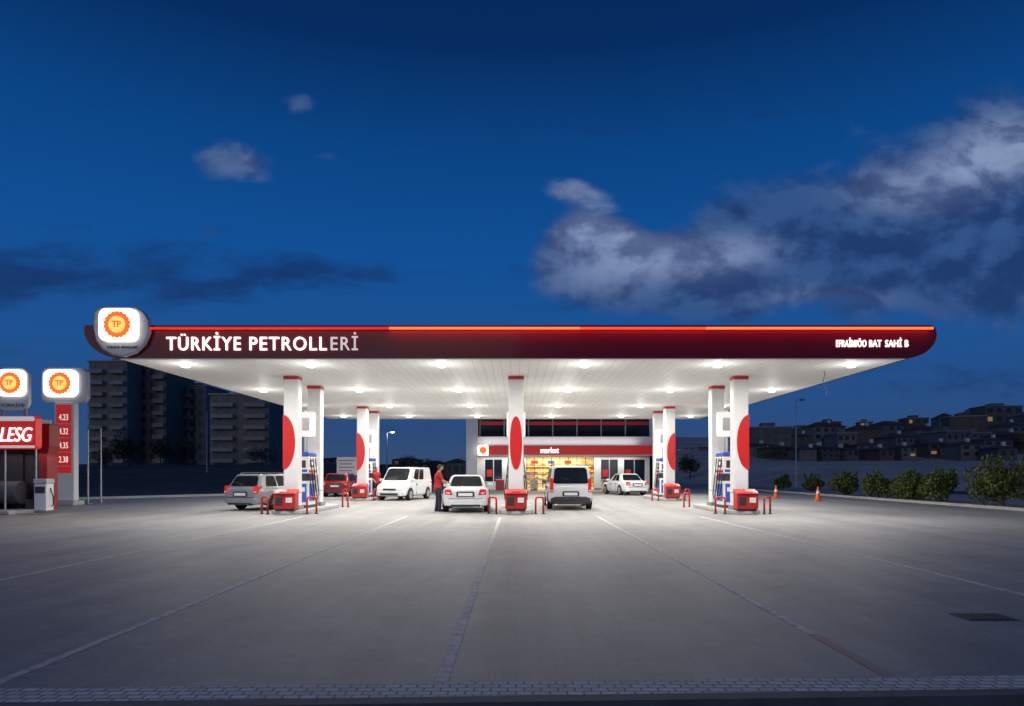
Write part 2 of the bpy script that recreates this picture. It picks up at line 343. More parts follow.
# canopy lamps
ld=bpy.data.lights.new('canopy_lamp','AREA'); ld.shape='DISK'; ld.size=.26; ld.energy=182; ld.color=(1,.965,.90)
lp=bpy.data.lights.new('soffit_fill_point','POINT'); lp.energy=25; lp.shadow_soft_size=.15; lp.color=(1,.975,.91)  # unseen point light added below each fixture to brighten the soffit
rows=[(22.0,'front'),(28.8,'second'),(35.7,'third'),(42.2,'rear')]; xs=[-10.65,-6.6,-2.4,2.2,6.5,10.8]
ordn=['leftmost','second from left','third from left','third from right','second from right','rightmost']
first=None
for Y,rn in rows:
    for i,X in enumerate(xs):
        lab=f'round lamp glowing under the canopy, {ordn[i]} in the {rn} row'
        if first is None:
            t=thing('canopy_lamp',lab,'ceiling lamp',(X,Y,ZB-.02),0,'lamps under the canopy')
            bm=bmesh.new(); cyl(bm,(0,0,-.015),(0,0,.0),.20,.21,28); obj('housing',bm,'white',t)
            bm=bmesh.new(); tube(bm,[(0,0,-.10),(0,0,-.09),(0,0,-.05),(0,0,-.016)],.11,24,.17); obj('lens',bm,'lens',t)
            lo=bpy.data.objects.new('lamp_light',ld); C.objects.link(lo); lo.parent=t; lo.location=(0,0,-.12)
            lo=bpy.data.objects.new('soffit_fill',lp); C.objects.link(lo); lo.parent=t; lo.location=(0,0,-.75)
            first=t
        else: dup(first,None,(X,Y,ZB-.02),None,lab)
bm=bmesh.new(); X=PX(824,23.5); tube(bm,[(X,23.5,ZB-.02),(X+.03,23.5,4.85),(X-.03,23.52,4.6),(X+.05,23.5,4.4),(X+.12,23.48,4.28),(X+.05,23.5,4.15)],.014,6)
tag(obj('hanging_cable',bm,'dark'),'thin loose cable dangling from the canopy underside near its right end','cable')

# ---------------------------------------------------------------- pump islands
def make_column(oval):
    t=thing('canopy_column','x','column',(0,0,0),0,'columns holding up the canopy')
    pbox('plinth','grey',t,-.32,.32,-.3,.3,0,.16,.02)
    bm=bmesh.new(); prism(bm,rrect(-.27,.27,-.24,.24,.06),'Z',.14,4.72); obj('shaft',bm,'white',t)
    bm=bmesh.new(); prism(bm,rrect(-.285,.285,-.255,.255,.07),'Z',4.72,4.83); obj('red_collar',bm,'red',t)
    if oval=='full':
        for s in (-1,1):
            bm=bmesh.new(); poly=[]
            for i in range(40):
                a=2*PI*i/40; poly.append((.22*math.copysign(abs(math.cos(a))**.9,math.cos(a)),2.42+.96*math.sin(a)))
            prism(bm,poly,'Y',s*.262,s*.235); obj('oval_panel',bm,'red',t)
    elif oval in (-1,1):
        for s in (-1,1):
            poly=[(oval*.278,1.46),(oval*.278,3.44)]
            for i in range(1,20):
                a=PI/2-PI*i/20; poly.append((oval*(.278-.44*math.cos(a)),2.45+.99*math.sin(a)))
            bm=bmesh.new(); prism(bm,poly,'Y',s*.262,s*.235); obj('half_oval_panel',bm,'red',t)
        pbox('side_panel','red',t,*sorted((oval*.262,oval*.278)),-.234,.234,1.46,3.44)
    else:
        pbox('notice',  'litdim',t,-.17,.17,-.262,-.235,1.25,1.6)
    bm=bmesh.new(); prism(bm,rrect(-.24,.24,-.21,.21,.09),'Z',4.83,ZB-.02); obj('head',bm,'white',t)
    pbox('seam_band','grey',t,-.273,.273,-.243,.243,.62,.64)
    return t
def make_dispenser():
    t=thing('fuel_dispenser','x','fuel pump',(0,0,0),0,'fuel pumps on the islands')
    pbox('base','dark',t,-.29,.29,-.52,.52,0,.10)
    pbox('cabinet','white',t,-.28,.28,-.5,.5,.10,1.02,.02)
    pbox('nozzle_bay','dark',t,-.23,.23,-.46,.46,1.02,1.30)
    pbox('display_head','white',t,-.28,.28,-.5,.5,1.30,1.95,.03)
    pbox('poster','blue',t,-.21,.21,-.512,-.498,.22,.92)
    pbox('poster_stripe','white',t,-.15,.15,-.516,-.5125,.62,.78)
    pbox('end_screen','dark',t,-.18,.18,-.512,-.498,1.52,1.80)
    pbox('end_band','blue',t,-.23,.23,-.51,-.498,1.36,1.46)
    pbox('crown','blue',t,-.29,.29,-.53,.53,1.95,2.12,.03)
    for s in (-1,1):
        pbox('screen','dark',t,min(s*.27,s*.287),max(s*.27,s*.287),-.3,.15,1.55,1.82)
        pbox('screen_lit','litdim',t,min(s*.2872,s*.292),max(s*.2872,s*.292),-.22,.05,1.62,1.76)
        pbox('side_poster','blue',t,min(s*.278,s*.29),max(s*.278,s*.29),-.38,.38,.25,.9)
        pbox('side_stripe','red',t,min(s*.278,s*.289),max(s*.278,s*.289),-.46,.46,1.34,1.44)
        for yy,mm in ((-.4,'dark'),(-.1,'blue'),(.2,'red')):
            bm=bmesh.new(); box(bm,min(s*.22,s*.32),max(s*.22,s*.32),yy,yy+.06,1.04,1.26); tube(bm,[(s*.3,yy+.03,1.24),(s*.36,yy+.03,1.12)],.014,6); n=obj('nozzle',bm,mm,t,bevel=.008)
            bm=bmesh.new(); tube(bm,[(s*.31,yy+.03,1.04),(s*.36,yy+.04,.6),(s*.42,yy+.08,.3),(s*.44,yy+.14,.5),(s*.36,yy+.16,1.2),(s*.29,yy+.14,1.9)],.018,7); obj('hose',bm,'black',n)
    bm=bmesh.new(); cyl(bm,(0,0,2.10),(0,0,3.75),.06,n=12); obj('mast',bm,'silver',t)
    bm=bmesh.new(); prism(bm,rrect(-.36,.36,2.72,3.68,.06),'Y',-.12,.12); sp=obj('sign_panel',bm,'litdim',t)
    bm=bmesh.new(); prism(bm,rrect(-.2,.2,2.95,3.45,.05),'Y',-.132,-.121); obj('sign_mark',bm,'silver',sp)
    return t
def make_bin():
    t=thing('service_cabinet','x','cabinet',(0,0,0),0,'red cabinets at the island ends')
    pbox('body','redbox',t,-.38,.38,-.22,.22,.05,.58,.03)
    bm=bmesh.new(); hexa(bm,[(-.40,-.25,.58),(.40,-.25,.58),(.40,.24,.58),(-.40,.24,.58),(-.38,-.22,.64),(.38,-.22,.64),(.38,.23,.76),(-.38,.23,.76)]); obj('lid',bm,'red',t,.02)
    pbox('foot','dark',t,-.34,.34,-.18,.18,0,.05)
    pbox('label_plate','white',t,.06,.28,-.236,-.221,.28,.46)
    pbox('label_plate','dark',t,-.30,-.06,-.236,-.221,.2,.48)
    bm=bmesh.new(); tube(bm,[(-.14,-.24,.66),(-.14,-.29,.66),(.14,-.29,.66),(.14,-.24,.66)],.014,6); obj('handle',bm,'dark',t)
    return t
def make_hoop():
    t=thing('guard_hoop','x','barrier',(0,0,0),0,'red guard hoops around the islands')
    bm=bmesh.new(); w=.17; h=.60; q=.1; pts=[(-w,0,0),(-w,0,h-q)]
    for i in range(1,6): a=PI-PI/2*i/5; pts.append((-w+q+q*math.cos(a),0,h-q+q*math.sin(a)))
    for i in range(0,6): a=PI/2-PI/2*i/5; pts.append((w-q+q*math.cos(a),0,h-q+q*math.sin(a)))
    pts.append((w,0,0)); tube(bm,pts,.036,10); obj('pipe',bm,'red',t,smooth=True)
    bm=bmesh.new(); cyl(bm,(-w,0,0),(-w,0,.02),.08,n=14); obj('foot_plate',bm,'dark',t)
    bm=bmesh.new(); cyl(bm,(w,0,0),(w,0,.02),.08,n=14); obj('foot_plate',bm,'dark',t); return t
protos={}
def put(key,maker,loc,label,rz=0):
    if key not in protos:
        o=maker(); protos[key]=o; o.location=loc; o.rotation_euler=(0,0,rz); o['label']=label
    else: o=dup(protos[key],None,loc,rz,label)
    return o
def island(X,Y,lane,pos):
    L_=f'{pos} island of the {lane} lane'
    bm=bmesh.new(); prism(bm,rrect(-.62,.62,-.9,4.6,.6,8),'Z',0,.14); o=obj('pump_island',bm,'conc',None,.03); o.location=(X,Y,.0)
    tag(o,f'raised concrete kerb, the {L_}','kerb island','pump islands')
    ov='full' if lane=='centre' else (-1 if lane=='left' else 1)
    put('colA'+str(ov),lambda:make_column(ov),(X,Y,.13),f'white canopy column with {"red oval" if ov=="full" else "curved red edge"}, near end of the {L_}')
    put('colB',lambda:make_column(0),(X,Y+2.8,.13),f'plain white canopy column with red collar, far end of the {L_}')
    put('disp',make_dispenser,(X,Y+1.45,.14),f'blue and white fuel pump under a pale sign, {L_}')
    put('bin',make_bin,(X,Y-.72,.14),f'red lidded cabinet before the column on the {L_}')
    for s,nm in ((-1,'left'),(1,'right')):
        put('hoop',make_hoop,(X+s*.84,Y-.5,0),f'red guard hoop at the near {nm} corner of the {L_}',s*.6)
        if pos=='front' and lane!='centre': put('hoop',make_hoop,(X+s*.84,Y+4.3,0),f'red guard hoop at the far {nm} corner of the {L_}',-s*.6)
LX=8.14
island(-LX,24.9,'left','front'); island(0,24.9,'centre','front'); island(LX,24.9,'right','front')
island(-LX,36.3,'left','rear'); island(LX,36.3,'right','rear')

# ---------------------------------------------------------------- cars
def make_car(label,cat,group,loc,rz,p):
    t=thing(p['name'],label,cat,loc,rz,group)
    Lh=p['L']/2; W=p['W']; hw=W/2; r=p.get('r',.31); ra=r+.065; wf,wr=p['wf'],p['wr']; top=p['top']
    belt,H=p['belt'],p['H']
    zr=p.get('zr',.80)
    st=[(-Lh,.80,.42,zr-.06),(-Lh+.05,.90,.30,zr),(-Lh+.22,.975,.23,None),(-1.45,1,.2,None),(-.9,1,.19,None),(-.3,1,.19,None),(.4,1,.19,None),(1.0,1,.19,None),(1.45,.995,.2,None),(Lh-.42,.965,.21,None),(Lh-.16,.90,.22,None),(Lh-.04,.82,.27,.66),(Lh,.74,.36,.58)]
    bm=bmesh.new(); rings=[]
    for y,k,zb,zt in st:
        if zt is None: zt=lerp(y,top)
        w=hw*k; h=zt-zb
        half=[(w*.78,zb),(w*.965,zb+.05),(w*.995,zb+.28*h),(w*1.0,zb+.55*h),(w*.985,zb+.82*h),(w*.93,zt-.02*h)]
        pts=[(0,zb)]+half+[(w*.6,zt+.012),(0,zt+.02),(-w*.6,zt+.012)]+[(-a,b) for a,b in half[::-1]]
        rings.append([bm.verts.new((a,y,b)) for a,b in pts])
    n=len(rings[0])
    for A,B in zip(rings,rings[1:]):
        for j in range(n): bm.faces.new((A[j],A[(j+1)%n],B[(j+1)%n],B[j]))
    bm.faces.new(rings[0]); bm.faces.new(rings[-1][::-1]); bmesh.ops.recalc_face_normals(bm,faces=bm.faces[:])
    bo=obj('body',bm,p['paint'],t,smooth=True); sb=bo.modifiers.new('Subsurf','SUBSURF'); sb.levels=2; sb.render_levels=2
    y0,y1,q0,q1=p['cab']; wb=hw-.06; wt=p.get('wt',hw-.21)
    B=belt-.12
    bm=bmesh.new(); hexa(bm,[(-wb,y0,B),(wb,y0,B),(wb,y1,B),(-wb,y1,B),(-wt,q0,H),(wt,q0,H),(wt,q1,H),(-wt,q1,H)])
    obj('cabin',bm,p['paint'],t,p.get('cb',.11),seg=5,smooth=False)
    faces={'rear':[(-wb,y0,B),(wb,y0,B),(wt,q0,H),(-wt,q0,H)],'front':[(wb,y1,B),(-wb,y1,B),(-wt,q1,H),(wt,q1,H)],
           'right':[(wb,y0,B),(wb,y1,B),(wt,q1,H),(wt,q0,H)],'left':[(-wb,y1,B),(-wb,y0,B),(-wt,q0,H),(-wt,q1,H)]}
    def panel(name,face,u0,u1,v0,v1,m,off=.0,th=.012):
        a,b,c,d=[Vector(q) for q in faces[face]]; nn=(b-a).cross(d-a).normalized()
        P=lambda u,v:(a*(1-u)+b*u)*(1-v)+(d*(1-u)+c*u)*v
        du,dv=(u1-u0)*.10,(v1-v0)*.2; uv=[]
        for cu,cv,a0 in ((u1-du,v1-dv,0),(u0+du,v1-dv,90),(u0+du,v0+dv*.5,180),(u1-du,v0+dv*.5,270)):
            for i in range(4):
                an=math.radians(a0+30*i); uv.append((cu+du*math.cos(an),cv+(dv if a0<180 else dv*.5)*math.sin(an)))
        bm=bmesh.new(); A=[bm.verts.new(P(u,v)-nn*.03) for u,v in uv]; Bv=[bm.verts.new(P(u,v)+nn*(off+th)) for u,v in uv]; k=len(uv)
        bm.faces.new(A[::-1]); bm.faces.new(Bv)
        for i in range(k): bm.faces.new((A[i],A[(i+1)%k],Bv[(i+1)%k],Bv[i]))
        bmesh.ops.recalc_face_normals(bm,faces=bm.faces[:]); return obj(name,bm,m,t)
    panel('rear_window','rear',*p.get('rw',(.1,.9,.3,.88)),'carglass')
    panel('windshield','front',.07,.93,.2,.92,'carglass')
    for (u0,u1) in p['sw']:
        panel('side_window','right',u0,u1,.24,.88,'carglass'); panel('side_window','left',1-u1,1-u0,.24,.88,'carglass')
    for yc in (wf,wr):
        for s in (-1,1):
            poly=[(yc+ra*math.cos(a),r+ra*math.sin(a)) for a in [math.radians(-18+216*i/24) for i in range(25)]]
            bm=bmesh.new(); prism(bm,poly,'X',*sorted((s*(hw-.3),s*(hw+.001)))); obj('wheel_arch',bm,'black',t)
            bm=bmesh.new(); cyl(bm,(s*(hw-.2),yc,r),(s*(hw+.008),yc,r),r,n=28); w=obj('wheel',bm,'black',t,.025)
            bm=bmesh.new(); cyl(bm,(s*(hw-.03),yc,r),(s*(hw+.012),yc,r),r*.68,r*.64,n=20)
            for i in range(5):
                a=2*PI*i/5; tube(bm,[(s*(hw+.01),yc,r),(s*(hw+.014),yc+math.cos(a)*r*.6,r+math.sin(a)*r*.6)],.035,5)
            obj('rim',bm,'rim',w)
    tx,tw,tz0,tz1=p['tail']
    for s in (-1,1):
        xa,xb=sorted((s*(tx-tw),s*tx)); ty=p.get('ty',0)-.02
        bm=bmesh.new(); hexa(bm,[(s*(tx-tw),-Lh-.012+ty,tz0),(s*tx,-Lh+.06+ty,tz0),(s*tx,-Lh+.34,tz0),(s*(tx-tw),-Lh+.34,tz0),(s*(tx-tw*.8),-Lh+.012+ty,tz1),(s*(tx-.01),-Lh+.07+ty,tz1),(s*(tx-.01),-Lh+.34,tz1),(s*(tx-tw*.8),-Lh+.34,tz1)])
        bmesh.ops.recalc_face_normals(bm,faces=bm.faces[:]); tl=obj('tail_light',bm,'tail',t,.02)
        c=(xa+xb)/2; pbox('reversing_lens','head',tl,c-.05,c+.05,-Lh+.0+ty,-Lh+.04+ty,tz0+.04,tz0+.09)
        hx=hw*.88
        bm=bmesh.new(); hexa(bm,[(s*(hx-.36),Lh-.02,.58),(s*hx,Lh-.16,.60),(s*hx,Lh-.5,.60),(s*(hx-.36),Lh-.5,.58),(s*(hx-.32),Lh-.06,.71),(s*hx,Lh-.2,.76),(s*hx,Lh-.5,.76),(s*(hx-.32),Lh-.5,.71)])
        bmesh.ops.recalc_face_normals(bm,faces=bm.faces[:]); obj('headlight',bm,'head',t,.02)
        bm=bmesh.new(); box(bm,*sorted((s*(hw-.08),s*(hw+.14))),y1-.47,y1-.37,belt+.0,belt+.14); obj('side_mirror',bm,p.get('mirror',p['paint']),t,.04)
        for yy in p['handles']:
            pbox('door_handle',p.get('trim','dark'),t,*sorted((s*(hw*.95),s*(hw+.012))),yy,yy+.16,belt-.19,belt-.16,.006)
            pbox('door_seam','dark',t,*sorted((s*(hw*.93),s*(hw+.002))),yy+.21,yy+.22,.3,belt-.1)
    bp=p.get('bump',p['paint'])
    for nm,s in (('rear_bumper',-1),('front_bumper',1)):
        bm=bmesh.new(); e=s*Lh
        poly=[(-hw*.93,e-s*.28),(-hw*.88,e-s*.06),(-hw*.7,e+s*.04),(hw*.7,e+s*.04),(hw*.88,e-s*.06),(hw*.93,e-s*.28)]
        prism(bm,poly,'Z',.26,.5); obj(nm,bm,bp,t,.035,seg=3)
    pbox('bumper_seam','dark',t,-hw*.72,hw*.72,-Lh-.012,-Lh+.1,.505,.525)
    pbox('grille','dark',t,-.36,.36,Lh-.06,Lh+.012,.53,.64,.02)
    pbox('lower_grille','dark',t,-.5,.5,Lh,Lh+.046,.28,.4,.01)
    pz=p.get('plz',.62); pbox('number_plate','plate',t,-.26,.26,-Lh-.03,-Lh+.03,pz,pz+.11)
    pbox('plate_recess','dark',t,-.33,.33,-Lh-.014,-Lh+.03,pz-.03,pz+.14)
    pbox('number_plate','plate',t,-.26,.26,Lh+.0,Lh+.052,.42,.52)
    pbox('tailgate_handle','dark',t,-.3,.3,-Lh-.02,-Lh+.06,pz+.141,pz+.165,.006)
    pbox('diffuser','dark',t,-hw*.62,hw*.62,-Lh-.046,-Lh+.1,.22,.31,.01)
    if p.get('rails'):
        for s in (-1,1):
            bm=bmesh.new(); tube(bm,[(s*(wt-.05),q0+.15,H-.01),(s*(wt-.05),q0+.3,H+.045),(s*(wt-.05),q1-.3,H+.045),(s*(wt-.05),q1-.15,H-.01)],.02,6); obj('roof_rail',bm,'dark',t)
    if p.get('wiper'):
        bm=bmesh.new(); a,b,c,d=[Vector(q) for q in faces['rear']]; pp=(a+b)/2*.68+(c+d)/2*.32; tube(bm,[pp+Vector((.0,-.03,0)),pp+Vector((-.35,-.03,.1))],.012,5); obj('rear_wiper',bm,'dark',t)
    bm=bmesh.new(); cyl(bm,(.4,-Lh-.06,.22),(.4,-Lh+.2,.22),.03,n=10); obj('exhaust_pipe',bm,'grey',t)
    return t
sedan=dict(name='saloon_car',L=4.4,W=1.74,H=1.39,belt=.90,wf=1.34,wr=-1.25,paint='carwhite',zr=.88,
  top=[(-2.2,.86),(-2.0,.945),(-1.5,.95),(-.9,.92),(1.0,.90),(1.3,.86),(1.9,.74),(2.1,.68)],cab=(-1.55,1.15,-.80,.25),wt=.58,sw=[(.2,.47),(.51,.78)],tail=(.77,.30,.66,.87),handles=(-.75,.2),plz=.62,rw=(.08,.92,.30,.90),cb=.12)
estate=dict(name='estate_car',L=4.5,W=1.75,H=1.42,belt=.90,wf=1.38,wr=-1.25,paint='carsilver',zr=.86,
  top=[(-2.25,.86),(-2.1,.9),(-1.6,.91),(1.05,.89),(1.35,.85),(2.0,.72),(2.2,.66)],cab=(-2.15,1.2,-1.75,.3),wt=.60,sw=[(.12,.34),(.37,.6),(.63,.82)],tail=(.79,.2,.66,.96),handles=(-.75,.2),rails=True,wiper=True,plz=.58,rw=(.09,.91,.26,.88))
mpv=dict(name='people_carrier',L=4.2,W=1.78,H=1.76,belt=1.02,wf=1.28,wr=-1.25,paint='carmpv',wt=.72,zr=.97,
  top=[(-2.1,.97),(-2.0,1.0),(-1.5,1.0),(1.1,.98),(1.4,.94),(1.95,.82),(2.06,.72)],cab=(-2.06,1.38,-1.94,.55),sw=[(.06,.3),(.34,.58),(.62,.84)],tail=(.82,.15,.70,1.25),ty=.01,handles=(-.7,.25),rails=True,wiper=True,bump='dark',mirror='dark',plz=.58,rw=(.07,.93,.16,.90))
van=dict(name='small_van',L=4.1,W=1.76,H=1.76,belt=1.0,wf=1.28,wr=-1.2,paint='carwhite',wt=.71,zr=.96,
  top=[(-2.05,.96),(-1.9,.98),(-1.5,.98),(1.1,.97),(1.35,.95),(1.88,.82),(2.02,.70)],cab=(-2.02,1.42,-1.93,.62),sw=[(.4,.60),(.63,.84)],tail=(.80,.14,.78,1.15),handles=(.25,),plz=.58,bump='carwhite')
hatch=dict(name='hatchback_car',L=3.9,W=1.7,H=1.43,belt=.92,wf=1.2,wr=-1.2,paint='carred',zr=.88,
  top=[(-1.95,.88),(-1.8,.92),(-1.4,.92),(1.0,.90),(1.2,.86),(1.75,.74),(1.91,.66)],cab=(-1.86,1.12,-1.4,.25),sw=[(.14,.44),(.48,.80)],tail=(.76,.2,.70,.96),handles=(-.5,.3),plz=.6,wiper=True)
G='cars and vans at the pumps'
make_car('silver estate car with roof rails beside the left pump island','car',G,(-10.0,28.6,0),math.radians(-18),estate)
make_car('white saloon car seen from behind, left of the centre column','car',G,(-1.93,27.2,0),math.radians(2),sedan)
make_car('pearl white people carrier with dark rear window, right of the centre column','car',G,(2.16,29.0,0),math.radians(0),mpv)
make_car('small white van with its windscreen facing out, near the rear left island','van',G,(-6.1,37.5,0),math.radians(180-14),van)
make_car('dark red hatchback standing beyond the silver estate car','car',G,(-10.9,43.0,0),math.radians(0),hatch)
make_car('white saloon car parked by the shop near the rear right island','car',G,(7.25,45.6,0),math.radians(13),dict(sedan))

# ---------------------------------------------------------------- shop
SY=58.0
sx=lambda px:PX(px,SY)
sz=lambda py:PZ(py,SY)
cx=sx(560)
sh=thing('shop_building','white two storey station shop with red fascia and warm lit windows behind the pumps','shop',(cx,SY,0))
X=lambda px: sx(px)-cx
xl,xr=X(467),X(652); zs=sz(456)
D=9
M['redband']=mat('red band with added glow',(.55,.016,.014),.38,emit=(1,.02,.02),es=.18)  # slight emission put into the red to brighten the shop fascia
pbox('rear_wall','offwhite',sh,xl,xr,D-.2,D,0,7.3)
pbox('side_wall','offwhite',sh,xl,xl+.2,.3,D-.2,0,7.3); pbox('side_wall','offwhite',sh,xr-.2,xr,.0,D-.2,0,7.3)
pbox('roof','grey',sh,xl-.1,xr+.1,-.1,D+.1,7.3,7.45)
pbox('floor_slab','offwhite',sh,xl+.2,xr-.2,.0,D-.2,0,.1)
pbox('storey_slab','offwhite',sh,xl+.2,xr-.2,.3,D-.2,zs,zs+.2)
pbox('tower','white',sh,xl,X(478),-.9,.3,0,7.3)
pbox('parapet','white',sh,X(478),xr,-.25,.0,sz(446),sz(437))
pbox('shop_fascia','redband',sh,X(490),xr,-1.2,-.26,sz(455),sz(446),.03)
pbox('awning_soffit','white',sh,X(478),xr,-1.15,-.05,sz(456),sz(455)-.005)
text('market','lettering','letter',sh,X(540),X(558),sz(453.5),sz(448),-1.22,.03)
bm=bmesh.new(); prism(bm,rrect(X(478.5),X(489),sz(456),sz(445.5),.15),'Y',-1.3,-1.1); lb=obj('lit_box',bm,'lit',sh)
bm=bmesh.new(); c0=(X(478.5)+X(489))/2; cz=(sz(456)+sz(445.5))/2; prism(bm,[(c0+.3*math.cos(2*PI*i/20),cz+.3*math.sin(2*PI*i/20)) for i in range(20)],'Y',-1.33,-1.301); obj('emblem',bm,'orange',lb)
for i in range(7):
    a=X(480)+(xr-.2-X(480))*i/7; b=X(480)+(xr-.2-X(480))*(i+1)/7
    f=pbox('upper_window','glass',sh,a+.05,b-.05,.05,.12,sz(436.5),7.0)
    pbox('mullion','grey',f,a-.05,a+.05,-.02,.14,sz(436.5),7.0)
    pbox('blind','red',f,a+.06,b-.06,.02,.045,sz(425),sz(421.5))
pbox('upper_wall','offwhite',sh,xl+.2,xr-.2,.0,.3,7.0,7.3)
pbox('window_sill','silver',sh,X(478),xr,-.05,.16,sz(437),sz(436.5))
for a,b in ((478,485),(502,508),(521,526),(594,601),(618,624),(645,652)): pbox('pier','offwhite',sh,X(a),X(b),.0,.3,.0,zs)
for a,b,m in ((485,502,'glass'),(508,521,'winlow'),(601,618,'winlow'),(624,645,'glass')):
    f=pbox('window',m,sh,X(a),X(b),.12,.18,.7,zs-.3); pbox('wall_panel','offwhite',sh,X(a),X(b),.05,.28,0,.7); pbox('wall_panel','offwhite',sh,X(a),X(b),.05,.28,zs-.3,zs-.001)
    pbox('window_frame','silver',f,(X(a)+X(b))/2-.04,(X(a)+X(b))/2+.04,.08,.119,.7,zs-.3)
    pbox('poster','red',f,X(a)+.15,X(a)+.6,.085,.117,1.1,1.7)
pbox('lintel','offwhite',sh,X(526),X(594),.0,.3,zs-.12,zs)
for i in range(9):
    a=X(526)+(X(594)-X(526))*i/8; pbox('shopfront_mullion','dark',sh,a-.03,a+.03,.1,.16,.1,zs-.12)
pbox('door_header','dark',sh,X(526),X(594),.07,.17,2.05,2.13)
pbox('back_partition','goods',sh,X(520),X(600),4.0,4.1,.1,2.3)
pbox('back_wall_panel','offwhite',sh,X(520),X(600),4.0,4.1,2.3,zs-.01)
for zz in (.55,1.0,1.45,1.9): pbox('wall_shelf','dark',sh,X(521),X(599),3.7,3.99,zz,zz+.05)
for k,(a,b) in enumerate(((528,536),(539,547),(550,558),(562,570),(573,581),(584,592))):
    y_=1.4+.5*(k%2); s_=pbox('shelf_unit','goods',sh,X(a),X(b),y_,y_+.5,.1,1.35+.2*(k%3))
    for zz in (.45,.85,1.25): pbox('shelf_board','dark',s_,X(a)-.02,X(b)+.02,y_-.06,y_-.01,zz,zz+.05)
for k,px in enumerate((535,552,569,586)): pbox('hanging_banner',('red','blue','red','orange')[k],sh,X(px)-.3,X(px)+.3,1.2,1.22,2.2,2.5)
area('shop_light',((X(526)+X(594))/2,2.0,zs-.06),5.2,2.8,700,(1,.66,.24),parent=sh)
area('awning_fill',((xl+xr)/2,-.65,sz(456)-.03),13,.3,210,(1,.96,.9),parent=sh)  # unseen area light added to brighten the shop's white front walls
area('upper_light',((xl+xr)/2,-.7,sz(446)+.02),13,.2,70,(1,.97,.94),(PI,0,0),sh)
for px,w,c,lab in ((500,.7,'redbox','red merchandise crate left of the shop entrance'),(534,.6,'goods','crate of mixed goods outside the lit shopfront'),(607,.8,'grey','grey gas bottle cage right of the shop entrance')):
    t=thing('display_crate',lab,'crate',(PX(px,56),56,0)); pbox('body',c,t,-w/2,w/2,-.3,.3,.06,.85,.02); pbox('skid','dark',t,-w/2+.03,w/2-.03,-.27,.27,0,.06); pbox('top_rail','silver',t,-w/2-.02,w/2+.02,-.32,.32,.85,.9)

# ---------------------------------------------------------------- left kiosk and pylon
KY=24.0
kx=PX(28,KY)
k=thing('autogas_kiosk','red kiosk with slanted white letters on its sign band at the left edge','kiosk',(kx,KY,0))
KX=lambda px,d=0:PX(px,KY+d)-kx
KZ=lambda py,d=0:PZ(py,KY+d)
pbox('base','conc',k,KX(-70),KX(48,1.8),-.2,1.9,0,.14,.03)
pbox('rear_wall','dark',k,KX(-60),KX(52,1.6),1.62,1.75,.14,KZ(424,1.6))
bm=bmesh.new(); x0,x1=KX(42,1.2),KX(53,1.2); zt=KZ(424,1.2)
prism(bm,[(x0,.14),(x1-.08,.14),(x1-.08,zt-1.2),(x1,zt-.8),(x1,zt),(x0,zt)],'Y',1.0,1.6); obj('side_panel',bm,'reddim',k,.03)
bm=bmesh.new(); cyl(bm,(KX(-60),1.15,.75),(KX(18,.9),1.15,.75),.42,n=20); obj('tank',bm,'iron',k)
for px in (-30,8): pbox('tank_saddle','dark',k,KX(px),KX(px)+.12,.85,1.45,.14,.5)
pbox('door','dark',k,KX(4,1.5),KX(22,1.5),1.55,1.61,.14,2.2)
for px in (-40,2,33):
    bm=bmesh.new(); cyl(bm,(KX(px),.15,.14),(KX(px),.15,KZ(449)),.03,n=12); obj('post',bm,'silver',k)
bm=bmesh.new(); prism(bm,rrect(KX(-70),KX(36),KZ(449),KZ(416),.12),'Y',-.02,.30); obj('sign_band',bm,'redlit',k)
bm=bmesh.new(); prism(bm,rrect(KX(-69),KX(35),KZ(421),KZ(416.6),.06),'Y',-.04,-.021); obj('band_top',bm,'litdim',k)
pbox('band_stripe','litdim',k,KX(-69),KX(35),-.032,-.021,KZ(448),KZ(445.5))
text('LESG','lettering','letter',k,KX(1),KX(33),KZ(441.5),KZ(427.5),-.05,.04,-.006,1.0,.25)
pbox('roof','grey',k,KX(-70),KX(52,1.9),.351,1.9,KZ(423,1.2),KZ(419,1.2))
for px in (-1,22):
    bm=bmesh.new(); cyl(bm,(KX(px),.19,KZ(418)),(KX(px),.19,KZ(408)),.05,n=8); obj('sign_bracket',bm,'grey',k)
bm=bmesh.new(); prism(bm,rrect(KX(-6),KX(26),KZ(410),KZ(367.5),.3),'Y',.12,.26); obj('sign_backing',bm,'pale',k)
signbox(k,KX(-4),KX(24),KZ(396),KZ(369.5),.0,.118)
text('TÜRKİYE','small_lettering','dark',k,KX(-2),KX(22),KZ(406.5),KZ(402.5),.115,.012,0)
area('kiosk_light',(KX(5),.9,KZ(453)),3,1,9,(1,.95,.9),parent=k)
t=thing('autogas_pump','small white pump with dark screen beside the left kiosk','fuel pump',(PX(42,KY),KY+.1,.14))
pbox('cabinet','white',t,-.22,.22,-.2,.2,0,.95,.03); pbox('screen','dark',t,-.17,.17,-.212,-.195,.62,.85); pbox('head','silver',t,-.24,.24,-.22,.22,.95,1.12,.03)
bm=bmesh.new(); tube(bm,[(.23,0,.8),(.32,0,.5),(.33,0,.2),(.25,.02,.15)],.02,7); obj('hose',bm,'black',t)

